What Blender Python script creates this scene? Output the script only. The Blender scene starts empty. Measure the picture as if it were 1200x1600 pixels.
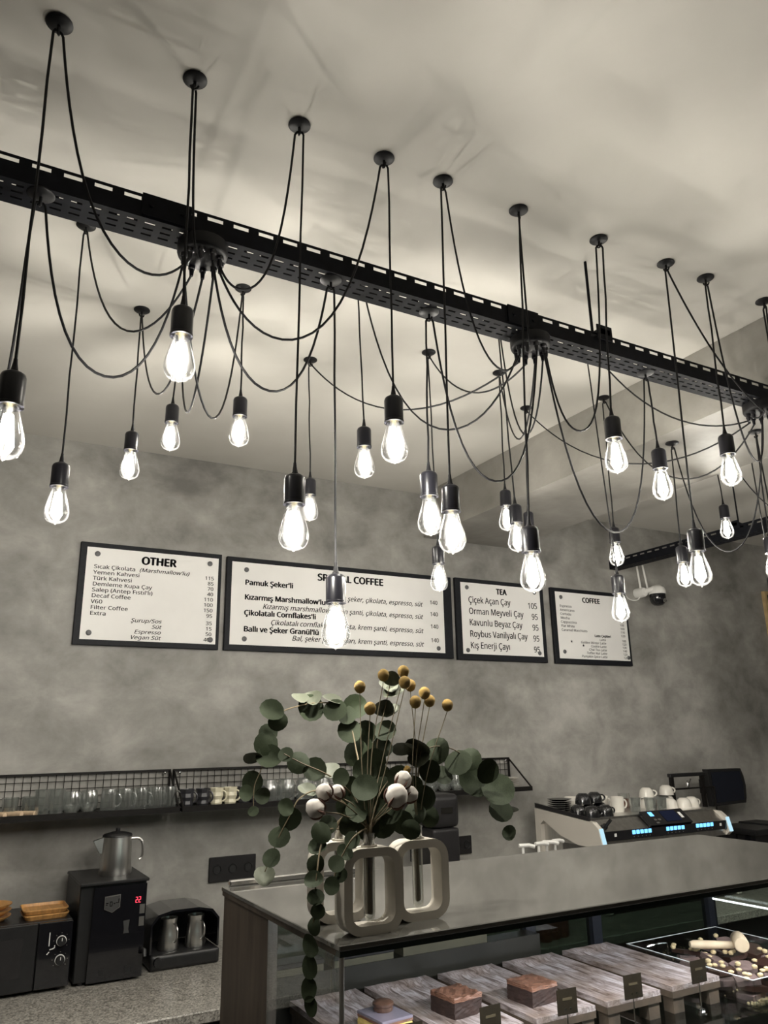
import bpy, bmesh, math, random
from mathutils import Vector, Matrix

random.seed(11)
S = bpy.context.scene
COL = S.collection

# ------------------------------------------------------------------ camera, world, exposure
EYE = 1.75                                   # camera height above the floor
cam_d = bpy.data.cameras.new('camera')
cam_d.sensor_fit = 'HORIZONTAL'; cam_d.sensor_width = 36.0; cam_d.lens = 36.15
cam_d.clip_start = 0.05; cam_d.clip_end = 60
cam = bpy.data.objects.new('camera', cam_d); COL.objects.link(cam)
cam.matrix_world = Matrix(((0.87636967, -0.1200597, -0.46643528, 0.0),
                           (-0.48132414, -0.2533285, -0.8391375, 0.0),
                           (-0.01741475, 0.95990122, -0.27979704, EYE),
                           (0, 0, 0, 1)))
S.camera = cam
W = bpy.data.worlds.new('world'); S.world = W; W.use_nodes = True
W.node_tree.nodes['Background'].inputs[0].default_value = (0.9, 0.92, 1.0, 1)
W.node_tree.nodes['Background'].inputs[1].default_value = 0.05
S.view_settings.view_transform = 'Standard'; S.view_settings.look = 'None'
S.view_settings.gamma = 1.0; S.view_settings.use_curve_mapping = False
S.view_settings.exposure = 0.0
BULB_W = 12.0                                 # watts of each pendant bulb
CASE_W = 12.0                                 # watts of the display case light strip

# ------------------------------------------------------------------ materials
M = {}
def nodes(name):
    m = bpy.data.materials.new(name); m.use_nodes = True
    nt = m.node_tree; b = nt.nodes['Principled BSDF']
    M[name] = m
    return m, nt, b
def mat(name, col, rough=0.5, metal=0.0, var=0.0, scale=20.0, bump=0.0, coat=0.0, stretch=None, spec=0.5):
    m, nt, b = nodes(name)
    b.inputs['Base Color'].default_value = (*col, 1); b.inputs['Roughness'].default_value = rough
    b.inputs['Metallic'].default_value = metal; b.inputs['Coat Weight'].default_value = coat
    b.inputs['Specular IOR Level'].default_value = spec
    if var or bump:
        tc = nt.nodes.new('ShaderNodeTexCoord'); mp = nt.nodes.new('ShaderNodeMapping')
        if stretch: mp.inputs['Scale'].default_value = stretch
        nz = nt.nodes.new('ShaderNodeTexNoise'); nz.inputs['Scale'].default_value = scale; nz.inputs['Detail'].default_value = 6
        nt.links.new(tc.outputs['Object'], mp.inputs[0]); nt.links.new(mp.outputs[0], nz.inputs['Vector'])
        if var:
            rp = nt.nodes.new('ShaderNodeValToRGB')
            rp.color_ramp.elements[0].position = 0.3; rp.color_ramp.elements[1].position = 0.7
            rp.color_ramp.elements[0].color = (*[c*(1-var) for c in col], 1)
            rp.color_ramp.elements[1].color = (*[min(1, c*(1+var)) for c in col], 1)
            nt.links.new(nz.outputs['Fac'], rp.inputs[0]); nt.links.new(rp.outputs[0], b.inputs['Base Color'])
        if bump:
            bp = nt.nodes.new('ShaderNodeBump'); bp.inputs['Strength'].default_value = bump; bp.inputs['Distance'].default_value = 0.004
            nt.links.new(nz.outputs['Fac'], bp.inputs['Height']); nt.links.new(bp.outputs[0], b.inputs['Normal'])
    return m
def emit(name, col, strength):
    m = bpy.data.materials.new(name); m.use_nodes = True; nt = m.node_tree; nt.nodes.clear()
    o = nt.nodes.new('ShaderNodeOutputMaterial'); e = nt.nodes.new('ShaderNodeEmission')
    e.inputs[0].default_value = (*col, 1); e.inputs[1].default_value = strength
    nt.links.new(e.outputs[0], o.inputs[0]); M[name] = m
    return m
def thin_glass(name, tint=(0.97, 0.98, 0.98), refl=0.06, edge=0.55, rough=0.02, haze=0.0, hazecol=(0.9, 0.9, 0.9), blend=0.35):
    """thin walled glass: clear body, reflection that rises towards grazing angles, a little diffuse haze"""
    m = bpy.data.materials.new(name); m.use_nodes = True; nt = m.node_tree; nt.nodes.clear()
    o = nt.nodes.new('ShaderNodeOutputMaterial')
    t = nt.nodes.new('ShaderNodeBsdfTransparent'); t.inputs[0].default_value = (*tint, 1)
    g = nt.nodes.new('ShaderNodeBsdfGlossy'); g.inputs['Roughness'].default_value = rough
    lw = nt.nodes.new('ShaderNodeLayerWeight'); lw.inputs[0].default_value = blend
    mr = nt.nodes.new('ShaderNodeMapRange'); mr.inputs[3].default_value = refl; mr.inputs[4].default_value = edge
    nt.links.new(lw.outputs['Facing'], mr.inputs[0])
    mx = nt.nodes.new('ShaderNodeMixShader')
    nt.links.new(mr.outputs[0], mx.inputs[0]); nt.links.new(t.outputs[0], mx.inputs[1]); nt.links.new(g.outputs[0], mx.inputs[2])
    out = mx
    if haze:
        d = nt.nodes.new('ShaderNodeBsdfTranslucent'); d.inputs[0].default_value = (*hazecol, 1)
        m2 = nt.nodes.new('ShaderNodeMixShader'); m2.inputs[0].default_value = haze
        nt.links.new(mx.outputs[0], m2.inputs[1]); nt.links.new(d.outputs[0], m2.inputs[2]); out = m2
    nt.links.new(out.outputs[0], o.inputs[0]); M[name] = m
    return m

def plaster(name, c0, c1, rough, s1, s2, bump, mid=0.5):
    m, nt, b = nodes(name)
    b.inputs['Roughness'].default_value = rough
    tc = nt.nodes.new('ShaderNodeTexCoord')
    def noise(scale, det, dist=0.0, stretch=None):
        n = nt.nodes.new('ShaderNodeTexNoise'); n.inputs['Scale'].default_value = scale
        n.inputs['Detail'].default_value = det; n.inputs['Distortion'].default_value = dist
        n.inputs['Roughness'].default_value = 0.62
        if stretch:
            mp = nt.nodes.new('ShaderNodeMapping'); mp.inputs['Scale'].default_value = stretch
            nt.links.new(tc.outputs['Object'], mp.inputs[0]); nt.links.new(mp.outputs[0], n.inputs['Vector'])
        else:
            nt.links.new(tc.outputs['Object'], n.inputs['Vector'])
        return n
    a = noise(s1, 8, 0.15); c = noise(s2, 12, 0.25, (1, 1, 1.3))
    mx = nt.nodes.new('ShaderNodeMix'); mx.data_type = 'FLOAT'; mx.inputs[0].default_value = 0.45
    nt.links.new(a.outputs['Fac'], mx.inputs[2]); nt.links.new(c.outputs['Fac'], mx.inputs[3])
    rp = nt.nodes.new('ShaderNodeValToRGB')
    rp.color_ramp.elements[0].position = 0.36; rp.color_ramp.elements[1].position = 0.64
    rp.color_ramp.elements[0].color = (*c0, 1); rp.color_ramp.elements[1].color = (*c1, 1)
    e = rp.color_ramp.elements.new(mid); e.color = (*[(p*0.55+q*0.45) for p, q in zip(c0, c1)], 1)
    nt.links.new(mx.outputs[0], rp.inputs[0]); nt.links.new(rp.outputs[0], b.inputs['Base Color'])
    if bump:
        bp = nt.nodes.new('ShaderNodeBump'); bp.inputs['Strength'].default_value = bump; bp.inputs['Distance'].default_value = 0.003
        nt.links.new(c.outputs['Fac'], bp.inputs['Height']); nt.links.new(bp.outputs[0], b.inputs['Normal'])
    return m

plaster('wall', (0.145, 0.140, 0.128), (0.44, 0.428, 0.398), 0.55, 0.9, 4.2, 0.35)
plaster('ceil', (0.56, 0.54, 0.49), (0.64, 0.62, 0.57), 0.85, 0.8, 2.0, 0.05)
plaster('soffit', (0.19, 0.18, 0.16), (0.34, 0.325, 0.295), 0.55, 1.3, 4.0, 0.2)
mat('floor', (0.13, 0.12, 0.11), 0.5, var=0.2, scale=6)
mat('tray_metal', (0.006, 0.0065, 0.009), 0.6, 0.0, var=0.3, scale=30, spec=0.12)
mat('cord', (0.005, 0.005, 0.006), 0.6, spec=0.3)
mat('socket', (0.009, 0.009, 0.012), 0.28, spec=0.4)
mat('canopy', (0.006, 0.006, 0.007), 0.45, spec=0.3)
mat('brass', (0.75, 0.6, 0.32), 0.25, 1.0)
mat('frame_black', (0.008, 0.009, 0.012), 0.55, var=0.2, scale=60, spec=0.2)
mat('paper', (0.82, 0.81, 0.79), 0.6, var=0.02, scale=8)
mat('ink', (0.012, 0.012, 0.014), 0.8, spec=0.2)
mat('pin', (0.09, 0.09, 0.095), 0.4)
mat('wire', (0.008, 0.007, 0.0065), 0.5, var=0.2, scale=80, spec=0.2)
mat('black_plastic', (0.012, 0.012, 0.013), 0.38, var=0.15, scale=40)
mat('black_gloss', (0.008, 0.008, 0.010), 0.12, coat=0.5)
mat('dark_plate', (0.022, 0.021, 0.022), 0.35, var=0.1, scale=30, spec=0.3)
mat('steel', (0.62, 0.61, 0.59), 0.30, 1.0, var=0.12, scale=40, stretch=(1, 1, 0.05))
mat('chrome', (0.8, 0.8, 0.8), 0.08, 1.0)
mat('bamboo', (0.52, 0.27, 0.09), 0.45, var=0.22, scale=14, stretch=(6, 0.6, 1))
mat('white_ceramic', (0.72, 0.69, 0.63), 0.25, coat=0.3, var=0.02, scale=10)
mat('cream_ceramic', (0.70, 0.66, 0.50), 0.35, var=0.03, scale=10)
mat('dark_ceramic', (0.035, 0.035, 0.04), 0.35, var=0.1, scale=20)
mat('black_ceramic', (0.012, 0.012, 0.013), 0.15, coat=0.4)
mat('white_plastic', (0.75, 0.74, 0.71), 0.35, var=0.02, scale=10)
mat('machine_white', (0.62, 0.58, 0.52), 0.35, coat=0.3, var=0.02, scale=6)
mat('vase_white', (0.52, 0.485, 0.42), 0.75, var=0.05, scale=30, bump=0.1)
mat('leaf_dark', (0.024, 0.033, 0.016), 0.7, var=0.4, scale=25, spec=0.2)
mat('leaf_pale', (0.055, 0.062, 0.038), 0.7, var=0.2, scale=25)
mat('stem', (0.11, 0.085, 0.045), 0.7)
mat('stem_dry', (0.17, 0.14, 0.085), 0.7)
mat('craspedia', (0.30, 0.185, 0.035), 0.9, var=0.35, scale=260, bump=0.8)
mat('cotton', (0.60, 0.56, 0.51), 0.95, var=0.06, scale=40, bump=0.6)
mat('calyx', (0.10, 0.045, 0.03), 0.8)
m, nt, b = nodes('tray_wood')
b.inputs['Roughness'].default_value = 0.36
tc = nt.nodes.new('ShaderNodeTexCoord'); mp = nt.nodes.new('ShaderNodeMapping'); mp.inputs['Scale'].default_value = (4.0, 0.45, 4.0)
n1 = nt.nodes.new('ShaderNodeTexNoise'); n1.inputs['Scale'].default_value = 24; n1.inputs['Detail'].default_value = 9; n1.inputs['Roughness'].default_value = 0.75; n1.inputs['Distortion'].default_value = 0.8
n2 = nt.nodes.new('ShaderNodeTexNoise'); n2.inputs['Scale'].default_value = 11; n2.inputs['Detail'].default_value = 5
nt.links.new(tc.outputs['Object'], mp.inputs[0]); nt.links.new(mp.outputs[0], n1.inputs['Vector']); nt.links.new(tc.outputs['Object'], n2.inputs['Vector'])
r1 = nt.nodes.new('ShaderNodeValToRGB'); r1.color_ramp.elements[0].position = 0.36; r1.color_ramp.elements[1].position = 0.64
r1.color_ramp.elements[0].color = (0.11, 0.075, 0.060, 1); r1.color_ramp.elements[1].color = (0.66, 0.61, 0.60, 1)
e_ = r1.color_ramp.elements.new(0.5); e_.color = (0.40, 0.335, 0.31, 1)
r2 = nt.nodes.new('ShaderNodeValToRGB'); r2.color_ramp.elements[0].position = 0.35; r2.color_ramp.elements[1].position = 0.7
r2.color_ramp.elements[0].color = (0.62, 0.52, 0.45, 1); r2.color_ramp.elements[1].color = (1.15, 1.12, 1.18, 1)
mxw = nt.nodes.new('ShaderNodeMix'); mxw.data_type = 'RGBA'; mxw.blend_type = 'MULTIPLY'; mxw.inputs[0].default_value = 1.0
nt.links.new(n1.outputs['Fac'], r1.inputs[0]); nt.links.new(n2.outputs['Fac'], r2.inputs[0])
nt.links.new(r1.outputs[0], mxw.inputs[6]); nt.links.new(r2.outputs[0], mxw.inputs[7]); nt.links.new(mxw.outputs[2], b.inputs['Base Color'])
bp = nt.nodes.new('ShaderNodeBump'); bp.inputs['Strength'].default_value = 0.5; bp.inputs['Distance'].default_value = 0.003
nt.links.new(n1.outputs['Fac'], bp.inputs['Height']); nt.links.new(bp.outputs[0], b.inputs['Normal'])
mat('tray_wood_side', (0.085, 0.055, 0.035), 0.7, var=0.3, scale=40)
mat('dark_wood', (0.055, 0.042, 0.032), 0.45, var=0.35, scale=12, stretch=(4, 4, 0.4))
mat('olive_card', (0.075, 0.066, 0.040), 0.7, var=0.15, scale=30)
mat('rear_ledge', (0.014, 0.012, 0.008), 0.4, var=0.25, scale=10)
mat('case_top', (0.085, 0.083, 0.075), 0.10, coat=1.0, var=0.15, scale=3)
mat('case_edge', (0.006, 0.014, 0.011), 0.1, coat=0.5)
mat('case_frame', (0.016, 0.017, 0.024), 0.35)
mat('brownie', (0.032, 0.014, 0.010), 0.75, var=0.3, scale=60, bump=0.6)
mat('brownie_top', (0.19, 0.088, 0.056), 0.45, var=0.4, scale=45, bump=0.9)
mat('chocolate', (0.045, 0.018, 0.012), 0.4, var=0.25, scale=30, bump=0.2)
mat('chocolate_snap', (0.17, 0.11, 0.10), 0.55, var=0.3, scale=50, bump=0.5)
mat('choc_brown', (0.09, 0.045, 0.03), 0.4, var=0.3, scale=50, bump=0.4)
mat('cake_yellow', (0.72, 0.52, 0.16), 0.8, var=0.2, scale=60, bump=0.4)
mat('cake_icing', (0.20, 0.17, 0.21), 0.2, coat=0.5)
mat('hazelnut', (0.66, 0.50, 0.28), 0.6, var=0.25, scale=60)
mat('mallet_wood', (0.66, 0.50, 0.34), 0.6, var=0.12, scale=30)
mat('tag', (0.016, 0.011, 0.006), 0.5, var=0.2, scale=60, spec=0.2)
mat('tag_print', (0.06, 0.042, 0.02), 0.6)
mat('emblem', (0.34, 0.33, 0.31), 0.3, 0.8)
mat('emblem_dark', (0.05, 0.05, 0.05), 0.4)
mat('white_print', (0.75, 0.75, 0.73), 0.5)
mat('screen_dark', (0.008, 0.010, 0.018), 0.18)
mat('amber_liquid', (0.12, 0.035, 0.012), 0.2)
mat('frame_wood', (0.42, 0.30, 0.15), 0.5, var=0.15, scale=20)
mat('chalkboard', (0.035, 0.035, 0.04), 0.6)
mat('cabinet', (0.008, 0.008, 0.009), 0.5)
mat('red_plastic', (0.35, 0.03, 0.02), 0.4)
m, nt, b = nodes('granite')
b.inputs['Roughness'].default_value = 0.32
tc = nt.nodes.new('ShaderNodeTexCoord')
vo = nt.nodes.new('ShaderNodeTexVoronoi'); vo.inputs['Scale'].default_value = 190
nz = nt.nodes.new('ShaderNodeTexNoise'); nz.inputs['Scale'].default_value = 70; nz.inputs['Detail'].default_value = 6
nt.links.new(tc.outputs['Object'], vo.inputs['Vector']); nt.links.new(tc.outputs['Object'], nz.inputs['Vector'])
mxg = nt.nodes.new('ShaderNodeMix'); mxg.data_type = 'RGBA'; mxg.inputs[0].default_value = 0.5
nt.links.new(vo.outputs['Color'], mxg.inputs[6]); nt.links.new(nz.outputs['Fac'], mxg.inputs[7])
rp = nt.nodes.new('ShaderNodeValToRGB')
rp.color_ramp.elements[0].position = 0.3; rp.color_ramp.elements[0].color = (0.10, 0.095, 0.085, 1)
rp.color_ramp.elements[1].position = 0.7; rp.color_ramp.elements[1].color = (0.42, 0.40, 0.36, 1)
nt.links.new(mxg.outputs[2], rp.inputs[0]); nt.links.new(rp.outputs[0], b.inputs['Base Color'])
emit('filament', (1.0, 0.93, 0.80), 60.0)
emit('led_white', (0.95, 0.97, 1.0), 3.0)
emit('led_cyan', (0.55, 0.85, 1.0), 1.0)
emit('key_blue', (0.16, 0.50, 1.0), 2.2)
emit('led_red', (1.0, 0.06, 0.10), 3.0)
emit('screen_blue', (0.02, 0.025, 0.05), 0.6)
thin_glass('bulb_glass', (0.96, 0.97, 0.98), 0.04, 0.65, 0.03, haze=0.008, hazecol=(0.95, 0.97, 1.0))
thin_glass('glass', (0.93, 0.95, 0.94), 0.10, 0.95, 0.14, haze=0.12, hazecol=(0.95, 0.97, 0.95), blend=0.55)
thin_glass('tube_glass', (0.95, 0.96, 0.95), 0.06, 0.7, 0.05, haze=0.015, blend=0.35)
thin_glass('pane', (0.90, 0.94, 0.92), 0.035, 0.45, 0.01, blend=0.2)
thin_glass('pane_dark', (0.30, 0.36, 0.33), 0.07, 0.5, 0.02, blend=0.2)
thin_glass('shelf_glass', (0.72, 0.84, 0.80), 0.06, 0.5, 0.02)
thin_glass('acrylic', (0.93, 0.95, 0.95), 0.06, 0.7, 0.02)
thin_glass('smoke', (0.25, 0.25, 0.25), 0.06, 0.5, 0.1)

# ------------------------------------------------------------------ mesh helpers (world coordinates unless a part is copied)
def B(): return bmesh.new()
def box(bm, x0, x1, y0, y1, z0, z1, bev=0.0, seg=2):
    vs = [bm.verts.new(p) for p in ((x0,y0,z0),(x1,y0,z0),(x1,y1,z0),(x0,y1,z0),(x0,y0,z1),(x1,y0,z1),(x1,y1,z1),(x0,y1,z1))]
    fs = [bm.faces.new([vs[i] for i in q]) for q in ((3,2,1,0),(4,5,6,7),(0,1,5,4),(1,2,6,5),(2,3,7,6),(3,0,4,7))]
    if bev:
        es = list({e for f in fs for e in f.edges})
        bmesh.ops.bevel(bm, geom=es, offset=bev, segments=seg, profile=0.7, affect='EDGES')
    return bm
def lathe(bm, prof, c=(0,0,0), n=20, close=False, axis='Z'):
    """revolve (r, z) points about an axis through c"""
    def pos(r, h, a):
        u, v = r*math.cos(a), r*math.sin(a)
        p = (u, v, h) if axis == 'Z' else ((u, h, v) if axis == 'Y' else (h, u, v))
        return (c[0]+p[0], c[1]+p[1], c[2]+p[2])
    rings = []
    for r, h in prof:
        if r < 1e-6: rings.append([bm.verts.new(pos(0, h, 0))])
        else: rings.append([bm.verts.new(pos(r, h, 2*math.pi*i/n)) for i in range(n)])
    pairs = list(zip(rings, rings[1:]))
    if close: pairs.append((rings[-1], rings[0]))
    for a, b_ in pairs:
        for i in range(n):
            j = (i+1) % n
            q = [a[i % len(a)], a[j % len(a)], b_[j % len(b_)], b_[i % len(b_)]]
            u = []
            for v in q:
                if v not in u: u.append(v)
            if len(u) >= 3:
                try: bm.faces.new(u)
                except ValueError: pass
    return bm
def cyl(bm, c, r, h, n=20, axis='Z', r2=None):
    r2 = r if r2 is None else r2
    return lathe(bm, [(0, 0), (r, 0), (r2, h), (0, h)], c, n, axis=axis)
def tube(bm, pts, r, n=6, cap=True, radii=None):
    pts = [Vector(p) for p in pts]
    rings = []; up = None
    for i, p in enumerate(pts):
        d = (pts[min(i+1, len(pts)-1)] - pts[max(i-1, 0)])
        d = d.normalized() if d.length > 1e-9 else Vector((0,0,1))
        if up is None:
            up = Vector((0,0,1)) if abs(d.z) < 0.9 else Vector((1,0,0))
        s = d.cross(up)
        if s.length < 1e-4: s = d.orthogonal()
        s.normalize(); up = s.cross(d).normalized()
        rr = radii[i] if radii else r
        rings.append([bm.verts.new(p + (s*math.cos(2*math.pi*k/n) + up*math.sin(2*math.pi*k/n))*rr) for k in range(n)])
    for a, b_ in zip(rings, rings[1:]):
        for k in range(n):
            j = (k+1) % n
            bm.faces.new((a[k], a[j], b_[j], b_[k]))
    if cap:
        bm.faces.new(rings[0][::-1]); bm.faces.new(rings[-1])
    return bm
def prism(bm, poly, axis, a0, a1):
    """extrude a 2-D outline; axis 'X': outline is (y, z), 'Y': (x, z), 'Z': (x, y)"""
    def P(u, v, w): return {'X': (w, u, v), 'Y': (u, w, v), 'Z': (u, v, w)}[axis]
    lo = [bm.verts.new(P(u, v, a0)) for u, v in poly]; hi = [bm.verts.new(P(u, v, a1)) for u, v in poly]
    n = len(poly)
    bm.faces.new(lo[::-1]); bm.faces.new(hi)
    for i in range(n): bm.faces.new((lo[i], lo[(i+1) % n], hi[(i+1) % n], hi[i]))
    return bm
def smooth_path(ctrl, n=6):
    """Catmull-Rom through control points"""
    c = [Vector(p) for p in ctrl]; c = [c[0]*2-c[1]] + c + [c[-1]*2-c[-2]]
    out = []
    for i in range(1, len(c)-2):
        for k in range(n):
            t = k/n; p0, p1, p2, p3 = c[i-1:i+3]
            out.append(0.5*((2*p1) + (p2-p0)*t + (2*p0-5*p1+4*p2-p3)*t*t + (3*p1-p0-3*p2+p3)*t**3))
    out.append(c[-2])
    return out
def finish(name, bm, smooth=False):
    bmesh.ops.recalc_face_normals(bm, faces=bm.faces)
    me = bpy.data.meshes.new(name); bm.to_mesh(me); bm.free()
    if smooth:
        me.shade_smooth()
        me.set_sharp_from_angle(angle=math.radians(42))
    return me
def link(name, me, material, parent=None, loc=(0,0,0)):
    o = bpy.data.objects.new(name, me); COL.objects.link(o)
    if material and not me.materials: me.materials.append(M[material])
    o.location = loc
    if parent: o.parent = parent
    return o
def wloc(o):
    v = Vector(o.location)
    while o.parent: o = o.parent; v = v + Vector(o.location)
    return v
def part(name, bm, material, parent, smooth=False, label=None):
    """bm in world coordinates, becomes a child of parent"""
    me = finish(name, bm, smooth); me.transform(Matrix.Translation(-wloc(parent)))
    o = link(name, me, material, parent)
    if label: o['label'] = label
    return o
def tag(o, label, cat, group=None):
    o['label'] = label; o['category'] = cat
    if group: o['group'] = group
    return o
def thing(name, label, cat, loc, group=None):
    o = bpy.data.objects.new(name, None); COL.objects.link(o); o.location = loc; o.empty_display_size = 0.05
    return tag(o, label, cat, group)
def solo(name, bm, material, label, cat, loc, group=None, smooth=False):
    me = finish(name, bm, smooth); me.transform(Matrix.Translation(-Vector(loc)))
    return tag(link(name, me, material, None, loc), label, cat, group)
def struct(name, bm, material, label=None):
    o = link(name, finish(name, bm), material); o['kind'] = 'structure'
    if label: o['label'] = label
    return o
def clone(root, loc, label=None, rotz=0.0, group=None):
    r = root.copy(); COL.objects.link(r); r.location = loc; r.rotation_euler = (0, 0, rotz)
    if label: r['label'] = label
    if group: r['group'] = group
    for ch in list(root.children):
        c = ch.copy(); COL.objects.link(c); c.parent = r
        for g in list(ch.children):
            k = g.copy(); COL.objects.link(k); k.parent = c
    return r

# ------------------------------------------------------------------ the room
WY = 3.90; ZC = 3.20; ZB = 2.92
BX0, BX1 = 2.445, 3.085
struct('floor', box(B(), -3.2, 7.4, -4.6, WY+.1, -0.1, 0.0), 'floor')
struct('ceiling', box(B(), -3.2, 7.4, -4.6, WY+.1, ZC, ZC+0.1), 'ceil')
struct('wall_back', box(B(), -3.2, 7.4, WY, WY+0.15, 0.0, ZC), 'wall')
struct('wall_left', box(B(), -3.2, -3.05, -4.45, WY, 0.0, ZC), 'wall')
struct('wall_right', box(B(), 7.25, 7.4, -4.45, WY, 0.0, ZC), 'wall')
struct('wall_front', box(B(), -3.05, 7.25, -4.6, -4.45, 0.0, ZC), 'wall')
struct('trim_1', box(B(), BX0, BX1, -4.45, WY, ZB, ZC), 'soffit', 'grey plastered beam dropped below the ceiling')

# ------------------------------------------------------------------ perforated cable trays
def perforated(bm, L0, L1, rows, height, pitch, slot, put, thick=0.0016):
    """plate along u (L0..L1) and v (0..height) with rows of slots (v0, v1); put(u, v) -> 3-D"""
    us = [L0]; hole = []
    n = int((L1-L0)/pitch); off = (L1-L0-n*pitch)/2
    for i in range(n):
        a = L0+off+i*pitch+(pitch-slot)/2
        us += [a, a+slot]
    us.append(L1)
    vs = [0.0]; hv = []
    for v0, v1 in rows: vs += [v0, v1]
    vs.append(height)
    grid = [[bm.verts.new(put(u, v)) for v in vs] for u in us]
    faces = []
    for i in range(len(us)-1):
        for j in range(len(vs)-1):
            if i % 2 == 1 and j % 2 == 1: continue
            faces.append(bm.faces.new((grid[i][j], grid[i+1][j], grid[i+1][j+1], grid[i][j+1])))
    bm.normal_update()
    bmesh.ops.solidify(bm, geom=faces, thickness=thick)
    return bm
TY0, TY1, TZ0, TZ1 = 1.519, 1.604, 2.862, 2.919
TYC = (TY0+TY1)/2
t = thing('cable_tray', 'long black perforated cable tray hanging across the room below the ceiling', 'cable tray', (0.5, TYC, TZ0))
TX0, TX1 = -1.5, 3.5
part('side_wall', perforated(B(), TX0, TX1, [(0.040, 0.050)], TZ1-TZ0, 0.062, 0.037, lambda u, v: (u, TY0, TZ0+v)), 'tray_metal', t)
part('side_wall', perforated(B(), TX0, TX1, [(0.040, 0.050)], TZ1-TZ0, 0.062, 0.037, lambda u, v: (u, TY1, TZ0+v)), 'tray_metal', t)
part('base_plate', perforated(B(), TX0, TX1, [(0.014, 0.021), (0.036, 0.042), (0.057, 0.063)], TY1-TY0, 0.0385, 0.023, lambda u, v: (u, TY0+v, TZ0)), 'tray_metal', t)
for x in (0.30, 1.31):
    bm = B(); box(bm, x-0.055, x+0.055, TY0-0.004, TY0-0.0002, TZ0+0.004, TZ1+0.002)
    for dx in (-0.035, 0.035): cyl(bm, (x+dx, TY0-0.0085, TZ0+0.03), 0.005, 0.005, 8, 'Y')
    part('coupling_plate', bm, 'tray_metal', t)
def hanger(x, parent, y, ztop, zt, wy0, wy1):
    bm = B(); tube(bm, [(x, y, zt-0.004), (x, y, ztop)], 0.0045, 8)
    part('threaded_rod', bm, 'tray_metal', parent)
    bm = B(); box(bm, x-0.022, x+0.022, wy0-0.008, wy1+0.008, zt-0.004, zt+0.014)
    box(bm, x-0.03, x+0.03, wy0-0.008, wy0-0.004, zt-0.022, zt+0.026)
    cyl(bm, (x, y, zt+0.014), 0.010, 0.010, 6)
    part('hanger_bracket', bm, 'tray_metal', parent)
hanger(1.622, t, TYC, ZC, TZ1, TY0, TY1)
hanger(-0.75, t, TYC, ZC, TZ1, TY0, TY1)

t2 = thing('cable_tray', 'second black perforated cable tray running from the back wall beyond the beam', 'cable tray', (3.92, 2.6, 2.83))
SX0, SX1, SZ0, SZ1 = 3.88, 3.968, 2.826, 2.892
part('side_wall', perforated(B(), 0.6, 3.80, [(0.044, 0.053)], SZ1-SZ0, 0.062, 0.037, lambda u, v: (SX0, u, SZ0+v)), 'tray_metal', t2)
part('side_wall', perforated(B(), 0.6, 3.80, [(0.044, 0.053)], SZ1-SZ0, 0.062, 0.037, lambda u, v: (SX1, u, SZ0+v)), 'tray_metal', t2)
part('base_plate', perforated(B(), 0.6, 3.80, [(0.014, 0.021), (0.036, 0.042), (0.058, 0.065)], SX1-SX0, 0.0385, 0.023, lambda u, v: (SX0+v, u, SZ0)), 'tray_metal', t2)
part('end_cap', box(B(), SX0, SX1, 3.80, 3.803, SZ0, SZ1), 'tray_metal', t2)
bm = B(); tube(bm, [(3.924, 2.80, SZ1-0.004), (3.924, 2.80, ZC)], 0.0045, 8); part('threaded_rod', bm, 'tray_metal', t2)
bm = B(); box(bm, SX0-0.008, SX1+0.008, 2.775, 2.825, SZ1-0.004, SZ1+0.014); box(bm, SX0-0.008, SX0-0.004, 2.76, 2.84, SZ1-0.024, SZ1+0.026)
cyl(bm, (3.924, 2.80, SZ1+0.014), 0.010, 0.010, 6); part('hanger_bracket', bm, 'tray_metal', t2)

# ------------------------------------------------------------------ spider pendant lamps
HUBS = {1: (0.396, 2.826), 2: (1.367, 2.826), 3: (2.403, 2.826), 4: (3.36, 2.826)}
hub_lab = {1: 'round black multi outlet ceiling rose under the tray at left', 2: 'round black multi outlet ceiling rose under the tray near its middle',
           3: 'round black multi outlet ceiling rose under the tray at the right edge',
           4: 'round black multi outlet ceiling rose under the tray beyond the beam'}
grips = {}
hub_body = finish('body', lathe(B(), [(0, 0.0), (0.050, 0.0), (0.056, 0.005), (0.058, 0.012), (0.058, 0.036), (0, 0.036)], n=36), True)
grip_me = finish('cord_grip', lathe(B(), [(0, -0.026), (0.0045, -0.026), (0.006, -0.010), (0.0085, -0.008), (0.0085, 0.001), (0, 0.001)], n=10), True)
for k, (x, z) in HUBS.items():
    h = thing('ceiling_rose', hub_lab[k], 'ceiling rose', (x, TYC, z), 'multi outlet roses under the tray')
    link('body', hub_body, 'canopy', h)
    grips[k] = []
    for i in range(10):
        a = 2*math.pi*i/10
        px, py = 0.043*math.cos(a), 0.043*math.sin(a)
        link('cord_grip', grip_me, 'socket', h, (px, py, 0))
        grips[k].append([x+px, TYC+py, z-0.024, 0])

def catenary(p0, p1, L, n=26):
    dx = math.hypot(p1[0]-p0[0], p1[1]-p0[1]); dz = p1[2]-p0[2]
    L = max(L, math.hypot(dx, dz)*1.004); d_ = max(dx, 0.03)
    q = math.sqrt(L*L-dz*dz)/d_
    lo, hi = 1e-4, 60.0
    for _ in range(70):
        m_ = (lo+hi)/2
        if math.sinh(m_)/m_ < q: lo = m_
        else: hi = m_
    a = d_/2/m_; xm = d_/2 - a*math.atanh(dz/L); z0 = p0[2]-a*math.cosh(xm/a)
    out = []
    for i in range(n+1):
        # denser near both ends, where the cord is steep
        t_ = 0.5-0.5*math.cos(math.pi*i/n)
        out.append(Vector((p0[0]+(p1[0]-p0[0])*t_, p0[1]+(p1[1]-p0[1])*t_, z0+a*math.cosh((t_*d_-xm)/a))))
    return out

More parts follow.
